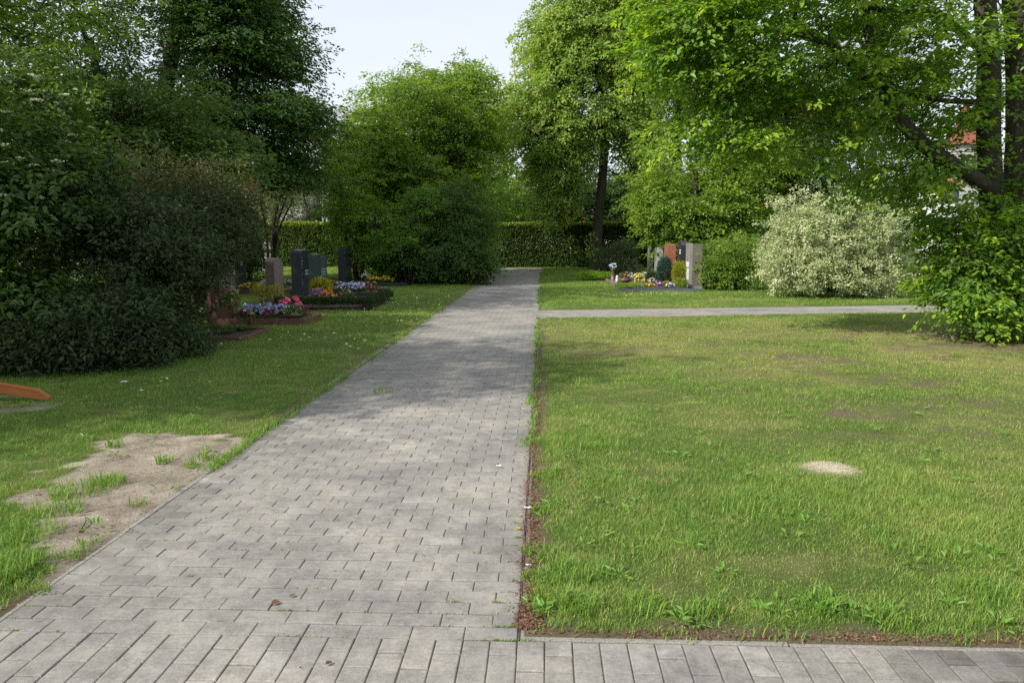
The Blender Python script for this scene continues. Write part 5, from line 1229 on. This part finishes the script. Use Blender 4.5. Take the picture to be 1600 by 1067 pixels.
# ------------------------------------------------------------------ small things
def build_small():
    # tapering timber beam lying with its tip on the grass
    tip = G(78, 626); end = S(-260, 548, 6.6)
    tip = np.array((tip[0], tip[1], .0)); L = 2.1; w = .075; h = .085
    dirv = norm(np.array((end[0] - tip[0], end[1] - tip[1], .37)))
    root_loc = tip
    bm = bmesh.new()
    prof = [(0.0, .0), (.0, .03), (.11, h), (L, h), (L, 0.0)]
    a = [bm.verts.new((x, -w / 2, z)) for x, z in prof]; b = [bm.verts.new((x, w / 2, z)) for x, z in prof]
    bm.faces.new(a); bm.faces.new(b[::-1])
    for i in range(5): bm.faces.new((a[i], b[i], b[(i + 1) % 5], a[(i + 1) % 5]))
    o = bm_obj('timber_beam', bm, M['timber'], None, bevel=.003)
    o.location = tip + np.array((0, 0, .004))
    o.rotation_euler = (0, -math.asin(dirv[2]), math.atan2(dirv[1], dirv[0]))
    # order: pitch first, then heading
    tag(o, 'orange stained timber beam with its pointed end resting on the worn ground', 'timber beam')
    wm = plain_mat('crumpled_paper', (.62, .66, .68), .8, 0, .2, .06)
    rg = np.random.default_rng(5)
    for px, py, s, lab in ((195, 599, .04, 'crumpled white paper scrap in the grass below the shrubs'), (222, 612, .022, 'small white fleck of paper right of the bigger scrap'), (825, 797, .026, 'thin white paper strip on the rusty litter at the path edge'), (826, 887, .016, 'white shred at the right edge of the path'), (779, 731, .018, 'pair of white crumbs on the paving')):
        g = G(px, py); n = 6; V = []
        for j in range(n):
            for i in range(n):
                V.append((g[0] + (i / (n - 1) - .5) * s * 1.6 + rg.normal(0, s * .05), g[1] + (j / (n - 1) - .5) * s * (.25 if 'strip' in lab or 'shred' in lab else 1) + rg.normal(0, s * .03), .014 + abs(rg.normal(0, s * .22))))
        i = (np.arange(n - 1)[None] + (np.arange(n - 1) * n)[:, None]).ravel()
        o = arr_mesh('paper_scrap', V, np.stack((i, i + 1, i + n + 1, i + n), 1), wm); tag(o, lab, 'litter')
    rg = np.random.default_rng(8)
    for px, py, col, s, lab in ((804, 829, (.62, .5, .1), .05, 'yellow fallen leaf by the right path edge'), (423, 946, (.2, .1, .045), .034, 'curled brown leaf lying on the pavers'), (508, 1040, (.15, .08, .04), .034, 'dark brown leaf lying on the front band of pavers'), (452, 934, (.2, .16, .08), .026, 'small dry leaf beside the curled brown leaf')):
        g = G(px, py); V, F, _ = leaves(np.array([[g[0], g[1], .006]]), np.array([[.8, .6, .12]]), np.array([[.1, -.3, 1.]]), s, rg, np.zeros(1), True, .6, .3)
        o = arr_mesh('fallen_leaf', V, F, M['petals'], None, {'col': np.repeat(np.array([col]), 6, axis=0)}); tag(o, lab, 'leaf')
    # twig on the sand
    a = G(318, 838) - G(318, 838) * 0; a = G(125, 837); b = G(133, 812); a[2] = b[2] = .02
    V, F = path_tube(smooth_path([a, (a + b) / 2 + (.02, 0, .015), b], 8), np.linspace(.004, .002, 8), 5); o = arr_mesh('fallen_twig', V, F, M['bark_thin']); tag(o, 'short dark twig on the bare sandy patch', 'twig')

def build_buildings():
    brick = plain_mat('red_roof_tiles', (.21, .075, .048), .8, 0, .2, .2); wallg = plain_mat('grey_render', (.36, .35, .34), .9, 0, .2, .1); white = plain_mat('white_render', (.60, .60, .60), .9, 0, .2, .05)
    glass = plain_mat('window_glass', (.03, .04, .05), .1, 0, .5); 
    Y = 112; x0, x1 = S(1496, 225, Y)[0], S(1534, 225, Y)[0]; cx = (x0 + x1) / 2; hw = (x1 - x0) / 2; zt = S(1515, 226, Y)[2]; za = S(1515, 150, Y)[2]
    root = empty('church_tower', (cx, Y + hw, 0), label='grey church tower with a pointed red tiled roof seen through the leaves', cat='church tower')
    bm = bmesh.new(); bx(bm, -hw, hw, -hw, hw, -1, zt - .9); bx(bm, -hw - .12, hw + .12, -hw - .12, hw + .12, zt - .9, zt - .55); bx(bm, -hw, hw, -hw, hw, zt - .55, zt)
    bm_obj('wall', bm, wallg, root)
    bm = bmesh.new(); rings = []
    for r, z in ((hw + .45, zt), (hw + .4, zt + .2), (hw * .80, zt + 1.4), (hw * .40, zt + (za - zt) * .55), (.04, za)):
        rings.append([bm.verts.new((r * sx, r * sy, z)) for sx, sy in ((-1, -1), (1, -1), (1, 1), (-1, 1))])
    for a, b in zip(rings, rings[1:]):
        for i in range(4): bm.faces.new((a[i], a[(i + 1) % 4], b[(i + 1) % 4], b[i]))
    bm.faces.new(rings[0][::-1]); bm.faces.new(rings[-1]); bm_obj('roof', bm, brick, root)
    lathe('finial', [(.06, za - .1), (.05, za + .9), (.18, za + 1.0), (.02, za + 1.3)], M['bronze'] if 'bronze' in M else wallg, root, 8)
    for s in (-.45, .45):
        w = bm_obj('window', bx(bmesh.new(), s * hw - .28, s * hw + .28, -hw - .02, -hw + .1, zt - 3.2, zt - 1.5), glass, root)
    def house(label, pxl, pxr, pyt, Y, roofpy, walls, wins, depth=8):
        x0, x1 = S(pxl, pyt, Y)[0], S(pxr, pyt, Y)[0]; cx = (x0 + x1) / 2; hw = (x1 - x0) / 2; zt = S(pxl, pyt, Y)[2]; zr = S(pxl, roofpy, Y)[2]
        root = empty('house', (cx, Y + depth / 2, 0), label=label, cat='house', group='houses beyond the trees')
        bm_obj('wall', bx(bmesh.new(), -hw, hw, -depth / 2, depth / 2, -1, zt), walls, root)
        bm = bmesh.new(); e = .4
        a = [bm.verts.new(p) for p in ((-hw - e, -depth / 2 - e, zt), (hw + e, -depth / 2 - e, zt), (hw + e, depth / 2 + e, zt), (-hw - e, depth / 2 + e, zt), (-hw - e, 0, zr), (hw + e, 0, zr))]
        for f in ((0, 1, 5, 4), (2, 3, 4, 5), (1, 2, 5), (3, 0, 4), (3, 2, 1, 0)): bm.faces.new([a[i] for i in f])
        rf = bm_obj('roof', bm, brick, root)
        bm_obj('chimney', bx(bmesh.new(), -hw * .3 - .35, -hw * .3 + .35, -.4, .4, zt + 1, zr + .9), wallg, rf)
        for i in range(wins):
            x = -hw + 2 * hw * (i + .5) / wins
            for z in (zt - 1.9, zt - 4.6):
                if z < .4: continue
                fr = bm_obj('window', bx(bmesh.new(), x - .55, x + .55, -depth / 2 - .03, -depth / 2 + .05, z, z + 1.3), white if walls is not white else wallg, root)
                bm_obj('pane', bx(bmesh.new(), x - .45, x + .45, -depth / 2 - .045, -depth / 2 - .035, z + .1, z + 1.2), glass, fr)
    house('white house with a red roof low behind the near hornbeam', 1470, 1500, 290, 85, 272, white, 2)
    house('second white house behind the hornbeam trunk at the right edge', 1650, 1760, 332, 90, 306, white, 4)
    house('pale house glimpsed beyond the hedge at the left', 380, 470, 300, 95, 262, wallg, 5)
    house('low red-roofed house glimpsed behind the linden', 690, 960, 362, 90, 330, white, 6)

# ------------------------------------------------------------------ build all
T = build_trees()
build_hedge(T['hedge'])
build_graves(T)
build_buildings()
build_ground()
build_paths()
build_grass()
build_tufts()
build_litter()
build_small()
